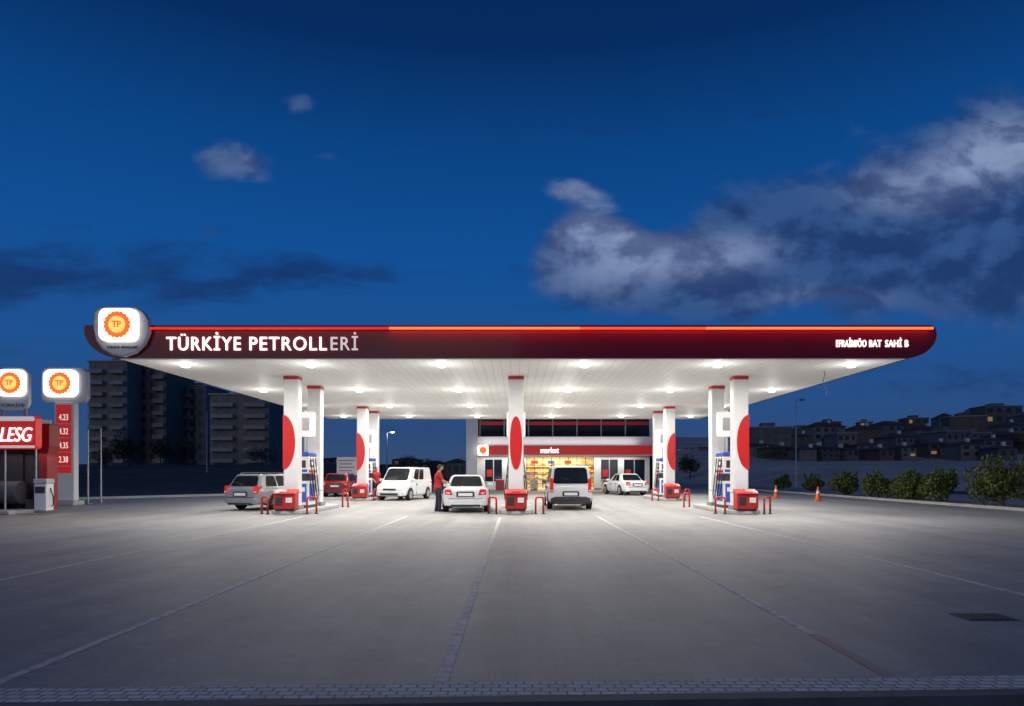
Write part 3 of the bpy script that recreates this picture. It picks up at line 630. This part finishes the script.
QY=31.0; qx=PX(66,QY); q=thing('price_pylon','tall price sign with glowing emblem box over red price column and white base','price sign',(qx,QY,0))
QX=lambda px:PX(px,QY)-qx
QZ=lambda py:PZ(py,QY)
pbox('footing','conc',q,-.6,.6,-.4,.4,0,.2,.03)
pbox('column','white',q,QX(56.5),QX(76.5),-.18,.18,.2,QZ(402),.04)
pbox('price_panel','redlit',q,QX(59),QX(74),-.2,-.181,QZ(473),QZ(405))
for i,s in enumerate(('4.23','4.32','4.35','2.38')): text(s,'price','led',q,QX(62),QX(71),QZ(420.5+i*14),QZ(414.5+i*14),-.21,.012,.0)
for i in range(4): pbox('price_divider','silver',q,QX(60),QX(73),-.205,-.2005,QZ(424.4+i*14),QZ(423.9+i*14))
bm=bmesh.new(); prism(bm,rrect(QX(44),QX(88),QZ(403),QZ(368.5),.3),'Y',-.16,.16); obj('sign_backing',bm,'pale',q)
signbox(q,QX(47.5),QX(81),QZ(397.5),QZ(370.5),-.3,-.161)
for px,Y,top,lab in ((88,32,430,'slim white post just right of the price sign'),(101,33,428,'slim white post second from the price sign')):
    t=thing('slim_post',lab,'post',(PX(px,Y),Y,0),0,'slim posts by the price sign'); bm=bmesh.new(); cyl(bm,(0,0,0),(0,0,PZ(top,Y)),.045,.03,10); obj('shaft',bm,'pole',t); pbox('foot_plate','grey',t,-.12,.12,-.12,.12,0,.03)

# ---------------------------------------------------------------- street furniture
def street_lamp(px,Y,top,lab,lit):
    t=thing('street_lamp',lab,'street lamp',(PX(px,Y),Y,-.2)); h=PZ(top,Y)+.2
    bm=bmesh.new(); tube(bm,[(0,0,0),(0,0,h*.5),(0,0,h)],.07,10,.04); obj('pole',bm,'pole' if not lit else 'grey',t)
    bm=bmesh.new(); tube(bm,[(0,0,h-.05),(.15,0,h+.1),(.5,0,h+.14)],.035,8); obj('arm',bm,'grey',t)
    bm=bmesh.new(); box(bm,.4,.85,-.12,.12,h+.1,h+.22); hd=obj('head',bm,'grey',t,.03)
    bm=bmesh.new(); box(bm,.43,.82,-.09,.09,h+.04,h+.099); obj('lens',bm,'lens' if lit else 'glass',hd)
    if lit:
        d=bpy.data.lights.new('street_light','POINT'); d.energy=120; d.shadow_soft_size=.1; d.color=(1,.93,.8); o=bpy.data.objects.new('street_light',d); C.objects.link(o); o.parent=t; o.location=(.6,0,h-.15)
street_lamp(387,75,433,'lit street lamp beyond the rear left pumps',True)
street_lamp(796,68,401,'tall unlit lamp post right of the canopy',False)
street_lamp(207,85,412,'unlit lamp post before the dark apartment blocks',False)
for px,Y,lab in ((818,35.4,'orange traffic cone nearest the right shrubs'),(776,39,'orange traffic cone close to the right pump island')):
    t=thing('traffic_cone',lab,'traffic cone',(PX(px,Y),Y,0),0,'traffic cones on the forecourt')
    pbox('base','cone',t,-.2,.2,-.2,.2,0,.04,.01); bm=bmesh.new(); cyl(bm,(0,0,.04),(0,0,.74),.14,.03,18); obj('cone',bm,'cone',t)
    bm=bmesh.new(); cyl(bm,(0,0,.38),(0,0,.52),.091,.071,18); obj('white_band',bm,'white',t)
t=thing('notice_board','white notice board on two legs beyond the left pumps','notice board',(PX(347,52),52,0))
pbox('board','white',t,-.78,.78,-.04,.04,PZ(475,52),PZ(457,52),.02)
for i in range(4): pbox('text_line','grey',t,-.6,.6-.2*(i%2),-.05,-.041,PZ(460.5+3.4*i,52)-.04,PZ(460.5+3.4*i,52)+.04)
for s in (-.6,.6):
    bm=bmesh.new(); cyl(bm,(s,.06,0),(s,.06,PZ(458,52)),.035,n=8); obj('leg',bm,'pole',t)
t=thing('drain_cover','dark square iron drain cover in the paving at lower right','drain cover',(4.83,7.05,.0))
pbox('frame','iron',t,-.26,.26,-.16,.16,.0,.008)
for i in range(8): pbox('bar','dark',t,-.23+.06*i,-.20+.06*i,-.14,.14,.008,.014)
# ---------------------------------------------------------------- vegetation
def leaves(bm,c,r,n,size,lumps=7,zmin=0.0,up=.7):
    cs=[]
    for i in range(lumps):
        a=random.uniform(0,2*PI); z=random.uniform(-.7,.75); q=math.sqrt(max(0,1-z*z))*random.uniform(.25,.62)
        cs.append((Vector((c[0]+r[0]*q*math.cos(a),c[1]+r[1]*q*math.sin(a),c[2]+r[2]*z*.68)),random.uniform(.32,.55)))
    for i in range(n):
        cc,k=random.choice(cs); d=Vector((random.gauss(0,1),random.gauss(0,1),random.gauss(0,1))).normalized()*random.uniform(.45,1.05)**.6
        p=cc+Vector((d.x*r[0]*k,d.y*r[1]*k,d.z*r[2]*k))
        if p.z<zmin: continue
        u=Vector((random.gauss(0,1),random.gauss(0,1),random.gauss(0,up))).normalized(); v=u.cross(Vector((random.gauss(0,1),random.gauss(0,1),random.gauss(0,1)))).normalized()
        s=size*random.uniform(.6,1.3)
        bm.faces.new([bm.verts.new(p+u*s),bm.verts.new(p+v*s*.45),bm.verts.new(p-u*s),bm.verts.new(p-v*s*.45)])
def shrub(px,base,top,w,lab):
    Y=CH*F/(base-VY); h=(base-top)*Y/F; w=w*Y/F; x=PX(px,Y)
    t=thing('shrub',lab,'shrub',(x,Y,.05),0,'shrubs along the right kerb')
    bm=bmesh.new()
    for i in range(7):
        a=random.uniform(0,6.28); q=random.uniform(.1,.35)*w; tube(bm,[(0,0,-.05),(q*.5*math.cos(a),q*.5*math.sin(a),h*.4),(q*math.cos(a),q*math.sin(a),h*.8)],.025,5,.008)
    obj('stems',bm,'bark',t)
    bm=bmesh.new(); leaves(bm,(0,0,h*.45),(w*.64,w*.64,h*.52),3600,.085,12,.03,1.6)
    for i in range(16):
        a=random.uniform(0,6.28); q=random.uniform(.0,.42)*w; hh=h*random.uniform(.75,1.12)
        for j in range(130):
            f=random.uniform(.3,1); p=Vector((q*f*1.2*math.cos(a),q*f*1.2*math.sin(a),hh*f))+Vector((random.gauss(0,.07),random.gauss(0,.07),random.gauss(0,.04)))*(1.25-f)*w
            u=Vector((random.gauss(0,.5),random.gauss(0,.5),1)).normalized(); v=u.cross(Vector((random.gauss(0,1),random.gauss(0,1),.1))).normalized(); s=.075*random.uniform(.6,1.3)
            bm.faces.new([bm.verts.new(p+u*s),bm.verts.new(p+v*s*.42),bm.verts.new(p-u*s),bm.verts.new(p-v*s*.42)])
    obj('foliage',bm,'leaf',t)
for a in ((1003,508.5,459,50,'largest dark shrub at the right edge of the picture'),(941,503.5,471,34,'upright green shrub second from the right edge'),(909,501.5,472,30,'upright green shrub in the middle of the right row'),(879,499,474,30,'low green shrub left of the middle of the right row'),(845,496.5,474,24,'small bushy shrub behind the traffic cone'),(812,492,476,18,'small distant shrub right of the lamp post'),(783,489.5,476,14,'farthest tiny shrub, left of the lamp post')): shrub(*a)
def tree(px,Y,base,top,w,lab,group):
    x=PX(px,Y); zb=hz(x,Y); h=PZ(top,Y)-zb; w=w*Y/F
    t=thing('tree',lab,'tree',(x,Y,zb-.1),0,group)
    bm=bmesh.new(); tube(bm,[(0,0,0),(.1,0,h*.3),(0,.1,h*.75)],h*.03,7,h*.008)
    for i in range(5):
        a=i*1.3; tube(bm,[(.08,0,h*(.3+.08*i)),(w*.25*math.cos(a),w*.25*math.sin(a),h*(.5+.08*i))],h*.012,5,h*.004)
    obj('trunk',bm,'bark',t)
    bm=bmesh.new(); leaves(bm,(0,0,h*.58),(w*.6,w*.6,h*.47),1700,h*.035,12,h*.1); obj('crown',bm,'leafdark',t)
for i,(px,Y,top,w,lab) in enumerate(((128,110,430,34,'dark round tree before the left apartment blocks'),(160,112,436,26,'dark tree right of the round tree by the flats'),(185,118,440,30,'dark tree before the stepped apartment block'),(105,100,446,20,'low dark tree at the foot of the tallest block'),(262,115,446,34,'dark tree right of the low apartment block'),(300,130,452,30,'dark tree seen behind the left columns'),(430,120,458,30,'low dark tree left of the shop'),(404,125,455,26,'low dark tree behind the white van'),
    (690,110,452,22,'dark tree seen between the right columns'),(775,120,448,24,'dark tree right of the canopy columns'),(842,130,442,22,'dark tree left among the hillside houses'),(888,125,446,24,'low dark tree below the middle of the hillside'),(916,150,438,26,'dark tree among the middle hillside houses'),(935,140,442,20,'small dark tree right of the middle of the hillside'),(975,170,434,26,'dark tree near the right end of the hillside'),(1015,150,434,24,'dark tree at the right end of the hillside'))): tree(px,Y,0,top,w,lab,'dark background trees')

# ---------------------------------------------------------------- background buildings
def wincube():
    bm=bmesh.new(); box(bm,-.5,.5,-.04,.3,-.5,.5); return bm
def building(name,label,cat,group,px0,px1,top,Y,floors,cols,m,lit=.06,hip=False,depth=12,balc=False,rz=0,pattern=0):
    xa,xb=PX(px0,Y),PX(px1,Y); xc=(xa+xb)/2; w=xb-xa; zb=hz(xc,Y); H=PZ(top,Y)-zb
    t=thing(name,label,cat,(xc,Y,zb-.6),rz,group); H+=.6
    hb=H*.82 if hip else H-.8
    pbox('wall',m,t,-w/2,w/2,0,depth,0,hb)
    if hip:
        bm=bmesh.new(); o=.4
        A=[bm.verts.new(p) for p in ((-w/2-o,-o,hb),(w/2+o,-o,hb),(w/2+o,depth+o,hb),(-w/2-o,depth+o,hb))]
        rl=max(.1,w/2-depth*.35); B=[bm.verts.new((-rl,depth/2,H)),bm.verts.new((rl,depth/2,H))]
        for f in ((A[0],A[1],B[1],B[0]),(A[2],A[3],B[0],B[1]),(A[1],A[2],B[1]),(A[3],A[0],B[0]),(A[3],A[2],A[1],A[0])): bm.faces.new(f)
        rf=obj('roof',bm,'roof',t); pbox('chimney','offwhite',rf,w*.15,w*.15+.6,depth*.4,depth*.4+.6,hb+.2,H+.5)
    else:
        rf=pbox('roof','grey',t,-w/2-.3,w/2+.3,-.3,depth+.3,hb,hb+.3); pbox('stair_head',m,rf,-w*.2,w*.15,depth*.3,depth*.7,hb+.3,H+.5)
    fh=(hb-1.2)/floors; cw=w/cols
    spans=[((-.46,-.08),(.1,.46)),((-.48,-.2),(.2,.48)),((-.15,.2),),((-.47,-.05),)][pattern]
    for f in range(floors):
        if balc:
            for xa_,xb_ in spans:
                pbox('balcony',balc,t,w*xa_,w*xb_,-1.1,-.002,1.0+f*fh,1.0+f*fh+fh*.34)
        for c in range(cols):
            mm='warmwin' if random.random()<lit else 'winlow'
            o=obj('window',wincube(),mm,t); o.location=(-w/2+cw*(c+.5),-.02,1.2+fh*(f+.52)); o.scale=(cw*random.choice((.4,.5,.6)),1,fh*.5)
    return t
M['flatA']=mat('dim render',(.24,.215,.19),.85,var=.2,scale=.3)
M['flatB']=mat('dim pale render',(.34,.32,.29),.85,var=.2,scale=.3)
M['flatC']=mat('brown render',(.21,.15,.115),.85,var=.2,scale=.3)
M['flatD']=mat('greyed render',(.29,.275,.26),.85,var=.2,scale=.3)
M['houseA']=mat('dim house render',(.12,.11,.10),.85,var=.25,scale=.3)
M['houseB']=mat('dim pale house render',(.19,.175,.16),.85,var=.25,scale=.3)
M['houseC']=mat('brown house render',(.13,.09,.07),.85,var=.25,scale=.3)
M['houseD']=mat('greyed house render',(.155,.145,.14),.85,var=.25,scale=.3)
G='dark apartment blocks on the left'
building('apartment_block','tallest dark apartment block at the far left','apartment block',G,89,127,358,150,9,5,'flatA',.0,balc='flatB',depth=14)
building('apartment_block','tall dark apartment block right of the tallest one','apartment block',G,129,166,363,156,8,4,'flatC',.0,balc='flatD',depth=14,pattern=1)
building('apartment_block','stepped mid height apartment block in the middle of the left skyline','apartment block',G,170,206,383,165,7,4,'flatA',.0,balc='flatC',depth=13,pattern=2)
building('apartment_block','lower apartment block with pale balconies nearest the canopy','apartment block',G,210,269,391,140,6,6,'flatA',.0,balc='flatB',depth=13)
random.seed(5)
hs=[(752,790,424,150,3,4,0,'D'),(792,812,432,165,2,3,1,'A'),(814,846,421,190,3,4,1,'B'),(848,880,424,175,3,4,1,'C'),(884,920,420,200,3,4,1,'D'),(922,950,424,180,3,3,1,'A'),(952,984,414,215,4,4,0,'C'),(986,1022,404,230,4,4,0,'A'),(1026,1050,412,210,4,3,0,'B'),
 (820,842,444,120,2,3,1,'A'),(858,884,441,130,2,3,1,'B'),(930,958,440,135,2,3,1,'C'),(985,1012,436,145,2,3,1,'D'),(700,722,446,170,2,3,1,'B'),(676,696,450,180,2,3,1,'A'),(730,748,440,200,3,3,1,'C'),
 (772,788,434,210,2,3,1,'C'),(796,818,426,225,3,3,0,'D'),(838,856,430,150,2,3,0,'B'),(868,892,428,240,3,3,0,'A'),(896,914,432,145,2,3,1,'D'),(908,928,416,250,3,3,0,'C'),(946,966,428,150,2,3,0,'D'),(962,982,440,125,2,2,1,'B'),(1008,1030,430,150,3,3,1,'C'),(940,956,412,260,3,3,1,'D'),(1000,1016,444,115,1,2,1,'A'),(800,816,446,118,1,2,1,'B'),
 (764,778,442,140,2,2,1,'B'),(782,798,444,128,2,2,1,'C'),(826,838,434,170,2,2,1,'C'),(846,860,446,122,1,2,1,'D'),(880,894,446,120,1,2,1,'C'),(902,916,444,125,2,2,1,'B'),(918,932,432,160,3,2,0,'B'),(972,990,430,165,3,3,0,'B'),(1012,1026,420,190,3,2,1,'D'),(860,872,420,260,3,2,0,'D'),(968,980,410,270,3,2,0,'D'),(826,842,420,270,2,2,0,'C')]
ones='zeroth first second third fourth fifth sixth seventh eighth ninth tenth eleventh twelfth thirteenth fourteenth fifteenth sixteenth seventeenth eighteenth nineteenth'.split()
def nth(i):
    if i<20: return ones[i]
    t_={2:('twentieth','twenty'),3:('thirtieth','thirty'),4:('fortieth','forty')}[i//10]; return t_[0] if i%10==0 else t_[1]+'-'+ones[i%10]
order=sorted(range(len(hs)),key=lambda i:hs[i][0])
for rank,i in enumerate(order):
    a=hs[i]; kind='hip roofed house' if a[6] else 'flat roofed block'
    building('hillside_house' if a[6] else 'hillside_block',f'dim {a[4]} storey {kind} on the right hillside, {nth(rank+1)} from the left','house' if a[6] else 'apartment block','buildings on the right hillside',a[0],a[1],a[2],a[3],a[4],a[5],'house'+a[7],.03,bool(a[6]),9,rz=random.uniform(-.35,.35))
for px0,px1,top,Y,lab in ((392,418,457,170,'low dim house behind the white van'),(421,446,460,180,'low dim house left of the shop tower'),(446,466,458,160,'low dim house touching the left side of the shop'),(275,300,455,170,'low dim house behind the silver estate car'),(318,345,457,180,'low dim house behind the notice board')):
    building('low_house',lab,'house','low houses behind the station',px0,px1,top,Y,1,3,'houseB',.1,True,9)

# ---------------------------------------------------------------- people
def capsule(bm,a,b,ra,rb,n=12):
    a=Vector(a); b=Vector(b); cyl(bm,a,b,ra,rb,n); ball(bm,a,ra,2); ball(bm,b,rb,2)
def chain(bm,pts,rs):
    for i in range(len(pts)-1): capsule(bm,pts[i],pts[i+1],rs[i],rs[i+1])
def fused(name,bm,m,parent,vox=.008,it=4):
    me=bpy.data.meshes.new('t'); bm.to_mesh(me); bm.free(); o=bpy.data.objects.new('t',me); C.objects.link(o)
    r=o.modifiers.new('r','REMESH'); r.mode='VOXEL'; r.voxel_size=vox
    s=o.modifiers.new('s','SMOOTH'); s.iterations=it; s.factor=.5
    dg=bpy.context.evaluated_depsgraph_get(); dg.update(); m2=bpy.data.meshes.new_from_object(o.evaluated_get(dg)); bpy.data.objects.remove(o)
    m2.name=name; m2.materials.clear(); m2.materials.append(M[m]); m2.polygons.foreach_set('use_smooth',[True]*len(m2.polygons))
    q=bpy.data.objects.new(name,m2); C.objects.link(q); q.parent=parent; return q
def hand(bm,w,d,side,curl):
    w=Vector(w); d=Vector(d).normalized(); up=Vector((0,0,1)); lat=d.cross(up)
    if lat.length<.2: lat=Vector((0,1,0))
    lat.normalize(); n=lat.cross(d).normalized()
    for k in (-.028,-.009,.010,.029): capsule(bm,w+lat*k*.7,w+d*.085+lat*k,.014,.012,8)
    for k,l in ((-.03,.062),(-.010,.076),(.011,.080),(.031,.070)):
        p0=w+d*.085+lat*k; p1=p0+(d*math.cos(curl*.5)-n*math.sin(curl*.5))*l*.5; p2=p1+(d*math.cos(curl*1.3)-n*math.sin(curl*1.3))*l*.5
        chain(bm,[p0,p1,p2],[.0105,.0095,.008])
    t0=w+d*.03+lat*.03; t1=t0+(d*.6+lat*.8)*.04; chain(bm,[t0,t1,t1+(d*.9+lat*.2-n*.3)*.032],[.013,.011,.009])
def person(label,loc,rz,pose):
    t=thing('person',label,'person',loc,rz)
    ln=pose.get('lean',0)
    P=lambda x,y,z:(x,y+ln*max(0,z-.95),z)
    hip=[( -.095,0,.92),(.095,0,.92)]; kn=[(-.105,.03,.5),(.11,.05+pose.get('step',0)*.5,.5)]; an=[(-.11,-.03,.09),(.12,pose.get('step',0),.09)]
    sh_=[P(-.185,0,1.43),P(.185,0,1.43)]; el=pose['el']; wr=pose['wr']
    neck=P(0,0,1.5); head=P(0,.03,1.645)
    bm=bmesh.new()
    chain(bm,[(0,0,.95),P(0,.01,1.12),P(0,.0,1.32),P(0,0,1.44),neck,P(0,.02,1.6)],[.13,.12,.135,.1,.055,.055])
    for i,s in enumerate((-1,1)):
        chain(bm,[hip[i],kn[i],an[i]],[.085,.058,.04]); chain(bm,[an[i],(an[i][0]+s*.02,an[i][1]+.15,.045)],[.045,.035])
        chain(bm,[P(s*.08,0,1.42),sh_[i],el[i],wr[i]],[.07,.06,.043,.028])
        hand(bm,wr[i],Vector(wr[i])-Vector(el[i]),s,pose.get('curl',.7))
        ball(bm,(head[0]+s*.078,head[1]-.005,head[2]-.005),.022,2,(.5,.8,1.3))
    ball(bm,head,.1,3,(.78,.95,1.15)); ball(bm,(head[0],head[1]+.035,head[2]-.06),.055,2,(.95,.9,.9))
    capsule(bm,(head[0],head[1]+.092,head[2]+.015),(head[0],head[1]+.108,head[2]-.022),.010,.015,8)
    fused('body',bm,'skin',t,.0075,3)
    for s in (-1,1):
        bm=bmesh.new(); ball(bm,(head[0]+s*.032,head[1]+.086,head[2]+.012),.012,2); obj('eye',bm,'hair',t,smooth=True)
    bm=bmesh.new(); ball(bm,(head[0],head[1]+.088,head[2]-.055),.02,2,(1.1,.4,.3)); obj('mouth',bm,'carred',t,smooth=True)
    bm=bmesh.new(); ball(bm,(head[0],head[1]-.022,head[2]+.03),.103,3,(.83,.92,1.02)); ball(bm,(head[0],head[1]-.05,head[2]-.02),.075,2,(1,.7,1)); fused('hair',bm,'hair',t,.01,2)
    bm=bmesh.new(); chain(bm,[(0,0,.9),P(0,.01,1.12),P(0,0,1.32),P(0,0,1.42)],[.155,.148,.16,.115])
    capsule(bm,P(-.1,0,1.36),P(.1,0,1.36),.125,.125); capsule(bm,(-.06,0,.92),(.06,0,.92),.145,.145)
    for i,s in enumerate((-1,1)):
        e=Vector(sh_[i])*.25+Vector(el[i])*.75; chain(bm,[P(s*.1,0,1.42),sh_[i],e],[.085,.078,.062])
    fused('shirt',bm,'shirt',t,.012,4)
    bm=bmesh.new(); capsule(bm,(-.05,0,.93),(.05,0,.93),.135,.135)
    for i in (0,1):
        a2=Vector(kn[i])*.08+Vector(an[i])*.92; chain(bm,[hip[i],kn[i],a2],[.105,.08,.065])
    fused('trousers',bm,'trous',t,.012,3)
    for i,s in enumerate((-1,1)):
        bm=bmesh.new(); chain(bm,[(an[i][0],an[i][1]-.02,.06),(an[i][0]+s*.02,an[i][1]+.16,.05)],[.06,.05])
        for v in bm.verts: v.co.z=max(v.co.z,.002)
        fused('shoe',bm,'black',t,.012,2)
    return t
person('attendant in red shirt and dark trousers standing left of the white saloon car',(PX(437.5,25.9),25.9,0),math.radians(-75),
  dict(lean=.10,step=.06,el=[(-.27,.10,1.17),(.25,.16,1.18)],wr=[(-.19,.33,1.06),(.16,.40,1.09)],curl=1.0))
person('person in red top standing beside the small white van',(PX(376,37.6),37.6,0),math.radians(-140),
  dict(lean=.02,step=.1,el=[(-.26,-.02,1.16),(.26,.05,1.15)],wr=[(-.25,.10,.92),(.22,.24,1.02)],curl=.7))

# ---------------------------------------------------------------- added fill sun and world
sd=bpy.data.lights.new('fill_sun','SUN'); sd.energy=.26; sd.angle=math.radians(50); sd.color=(1,.94,.88)  # weak sun added from behind the camera to lift facades and hillside
so=bpy.data.objects.new('fill_sun',sd); C.objects.link(so); so.rotation_euler=(math.radians(74),0,math.radians(-25))
w=bpy.data.worlds.new('World'); S.world=w; w.use_nodes=True; nt=w.node_tree; N=nt.nodes; L_=nt.links
bg=N['Background']; tc=N.new('ShaderNodeTexCoord'); sp=N.new('ShaderNodeSeparateXYZ'); L_.new(tc.outputs['Generated'],sp.inputs[0])
def mth(op,a,b=0,c=None,clamp=False):
    n=N.new('ShaderNodeMath'); n.operation=op; n.use_clamp=clamp
    for i,v in enumerate((a,b,c)):
        if v is None: continue
        if isinstance(v,(int,float)): n.inputs[i].default_value=v
        else: L_.new(v,n.inputs[i])
    return n.outputs[0]
x,y,z=sp.outputs
yy=mth('MAXIMUM',y,.08); u=mth('DIVIDE',x,yy); v=mth('DIVIDE',z,yy)
cr=N.new('ShaderNodeValToRGB'); L_.new(z,cr.inputs[0]); e=cr.color_ramp
stops=[(0,(56,78,114)),(.06,(44,76,124)),(.17,(30,82,146)),(.30,(17,79,149)),(.42,(11,68,132)),(.505,(8,51,106)),(.53,(6,44,97)),(1,(3,20,50))]
while len(e.elements)<len(stops): e.elements.new(.5)
for el_,(p,c) in zip(e.elements,stops): el_.position=p; el_.color=(*lin(c),1)
def mrange(val,a,b,c=0,d=1):
    n=N.new('ShaderNodeMapRange'); n.interpolation_type='SMOOTHSTEP'; n.inputs['From Min'].default_value=a; n.inputs['From Max'].default_value=b; n.inputs['To Min'].default_value=c; n.inputs['To Max'].default_value=d
    L_.new(val,n.inputs['Value']); return n.outputs['Result']
def blob(px,py,a,b,k=1.0):
    du=mth('DIVIDE',mth('SUBTRACT',u,(px-VX)/F),a/F); dv=mth('DIVIDE',mth('SUBTRACT',v,(VY-py)/F),b/F)
    r2=mth('ADD',mth('MULTIPLY',du,du),mth('MULTIPLY',dv,dv))
    return mth('MULTIPLY',mth('EXPONENT',mth('MULTIPLY',r2,-1.1)),k)
def summ(l):
    r=l[0]
    for q in l[1:]: r=mth('ADD',r,q)
    return mth('MINIMUM',r,1.0)
body=summ([blob(590,240,50,40),blob(645,282,110,36),blob(730,260,90,45),blob(850,252,150,62),blob(950,215,130,80),blob(1030,195,110,100),blob(572,190,30,12,.62),blob(235,164,50,24,.6),blob(300,106,26,16,.6),blob(327,157,24,10,.6),blob(213,232,24,10,.45)])
hi=summ([blob(588,226,42,28,1),blob(640,248,48,20,.95),blob(690,262,60,22,.6),blob(600,275,60,22,.5),blob(740,250,40,18,.5),blob(910,190,55,22,.8),blob(975,165,50,24,.95),blob(1015,142,45,28,1),blob(820,298,70,12,.35),blob(240,165,60,40,.2),blob(310,120,60,50,.2),blob(572,190,40,20,.45)])
dark=summ([blob(140,278,230,32,.8),blob(0,262,110,28,.8),blob(300,272,60,20,.45),blob(860,290,170,34,.6),blob(960,385,150,28,.4)])
cb=N.new('ShaderNodeCombineXYZ'); L_.new(u,cb.inputs[0]); L_.new(v,cb.inputs[1]); L_.new(mth('MULTIPLY',y,.3),cb.inputs[2])
def noise(off,scale,rough=.58,det=6,dist=.0,sy=1.5):
    mp=N.new('ShaderNodeMapping')
    mp.inputs['Location'].default_value=off; mp.inputs['Scale'].default_value=(1,sy,1); L_.new(cb.outputs[0],mp.inputs['Vector'])
    n=N.new('ShaderNodeTexNoise'); n.inputs['Scale'].default_value=scale; n.inputs['Detail'].default_value=det; n.inputs['Roughness'].default_value=rough; n.inputs['Distortion'].default_value=dist
    L_.new(mp.outputs[0],n.inputs['Vector']); return n.outputs['Fac']
n1=noise((3.1,1.7,0),8,.56,6,.2); n2=noise((3.1+.010,1.7-.038,0),8,.56,6,.2); nd=noise((7.7,2.2,0),6.5,.62,6,.2,3.2)
den=mrange(mth('ADD',n1,mth('MULTIPLY',body,.66)),.71,1.00,0,.96)
dd=mrange(mth('ADD',nd,mth('MULTIPLY',dark,.38)),.58,.96,0,.75)
shd=mrange(mth('SUBTRACT',n1,n2),-.11,.12)
lit=mth('MULTIPLY',mth('ADD',mth('MULTIPLY',shd,.68),.32),hi)
def mix(f,a,b):
    n=N.new('ShaderNodeMix'); n.data_type='RGBA'; L_.new(f,n.inputs['Factor'])
    for k_,vv in (('A',a),('B',b)):
        if isinstance(vv,tuple): n.inputs[k_].default_value=(*lin(vv),1)
        else: L_.new(vv,n.inputs[k_])
    return n.outputs['Result']
cc=mix(lit,mix(shd,(32,58,108),(52,84,136)),(134,150,186))
sky=mix(dd,cr.outputs['Color'],(22,46,94))
sky=mix(den,sky,cc)
L_.new(sky,bg.inputs['Color']); bg.inputs['Strength'].default_value=1.0

# ---------------------------------------------------------------- camera
cd=bpy.data.cameras.new('Camera'); cam=bpy.data.objects.new('Camera',cd); C.objects.link(cam); S.camera=cam
cam.location=(0,0,CH); cam.rotation_euler=(PI/2,0,0); cd.lens=24; cd.sensor_width=36; cd.sensor_fit='HORIZONTAL'
cd.shift_x=-(VX-512)/1024; cd.shift_y=(VY-353)/1024; cd.clip_end=8000; cd.clip_start=.05
S.view_settings.view_transform='Standard'; S.view_settings.look='None'; S.view_settings.exposure=0
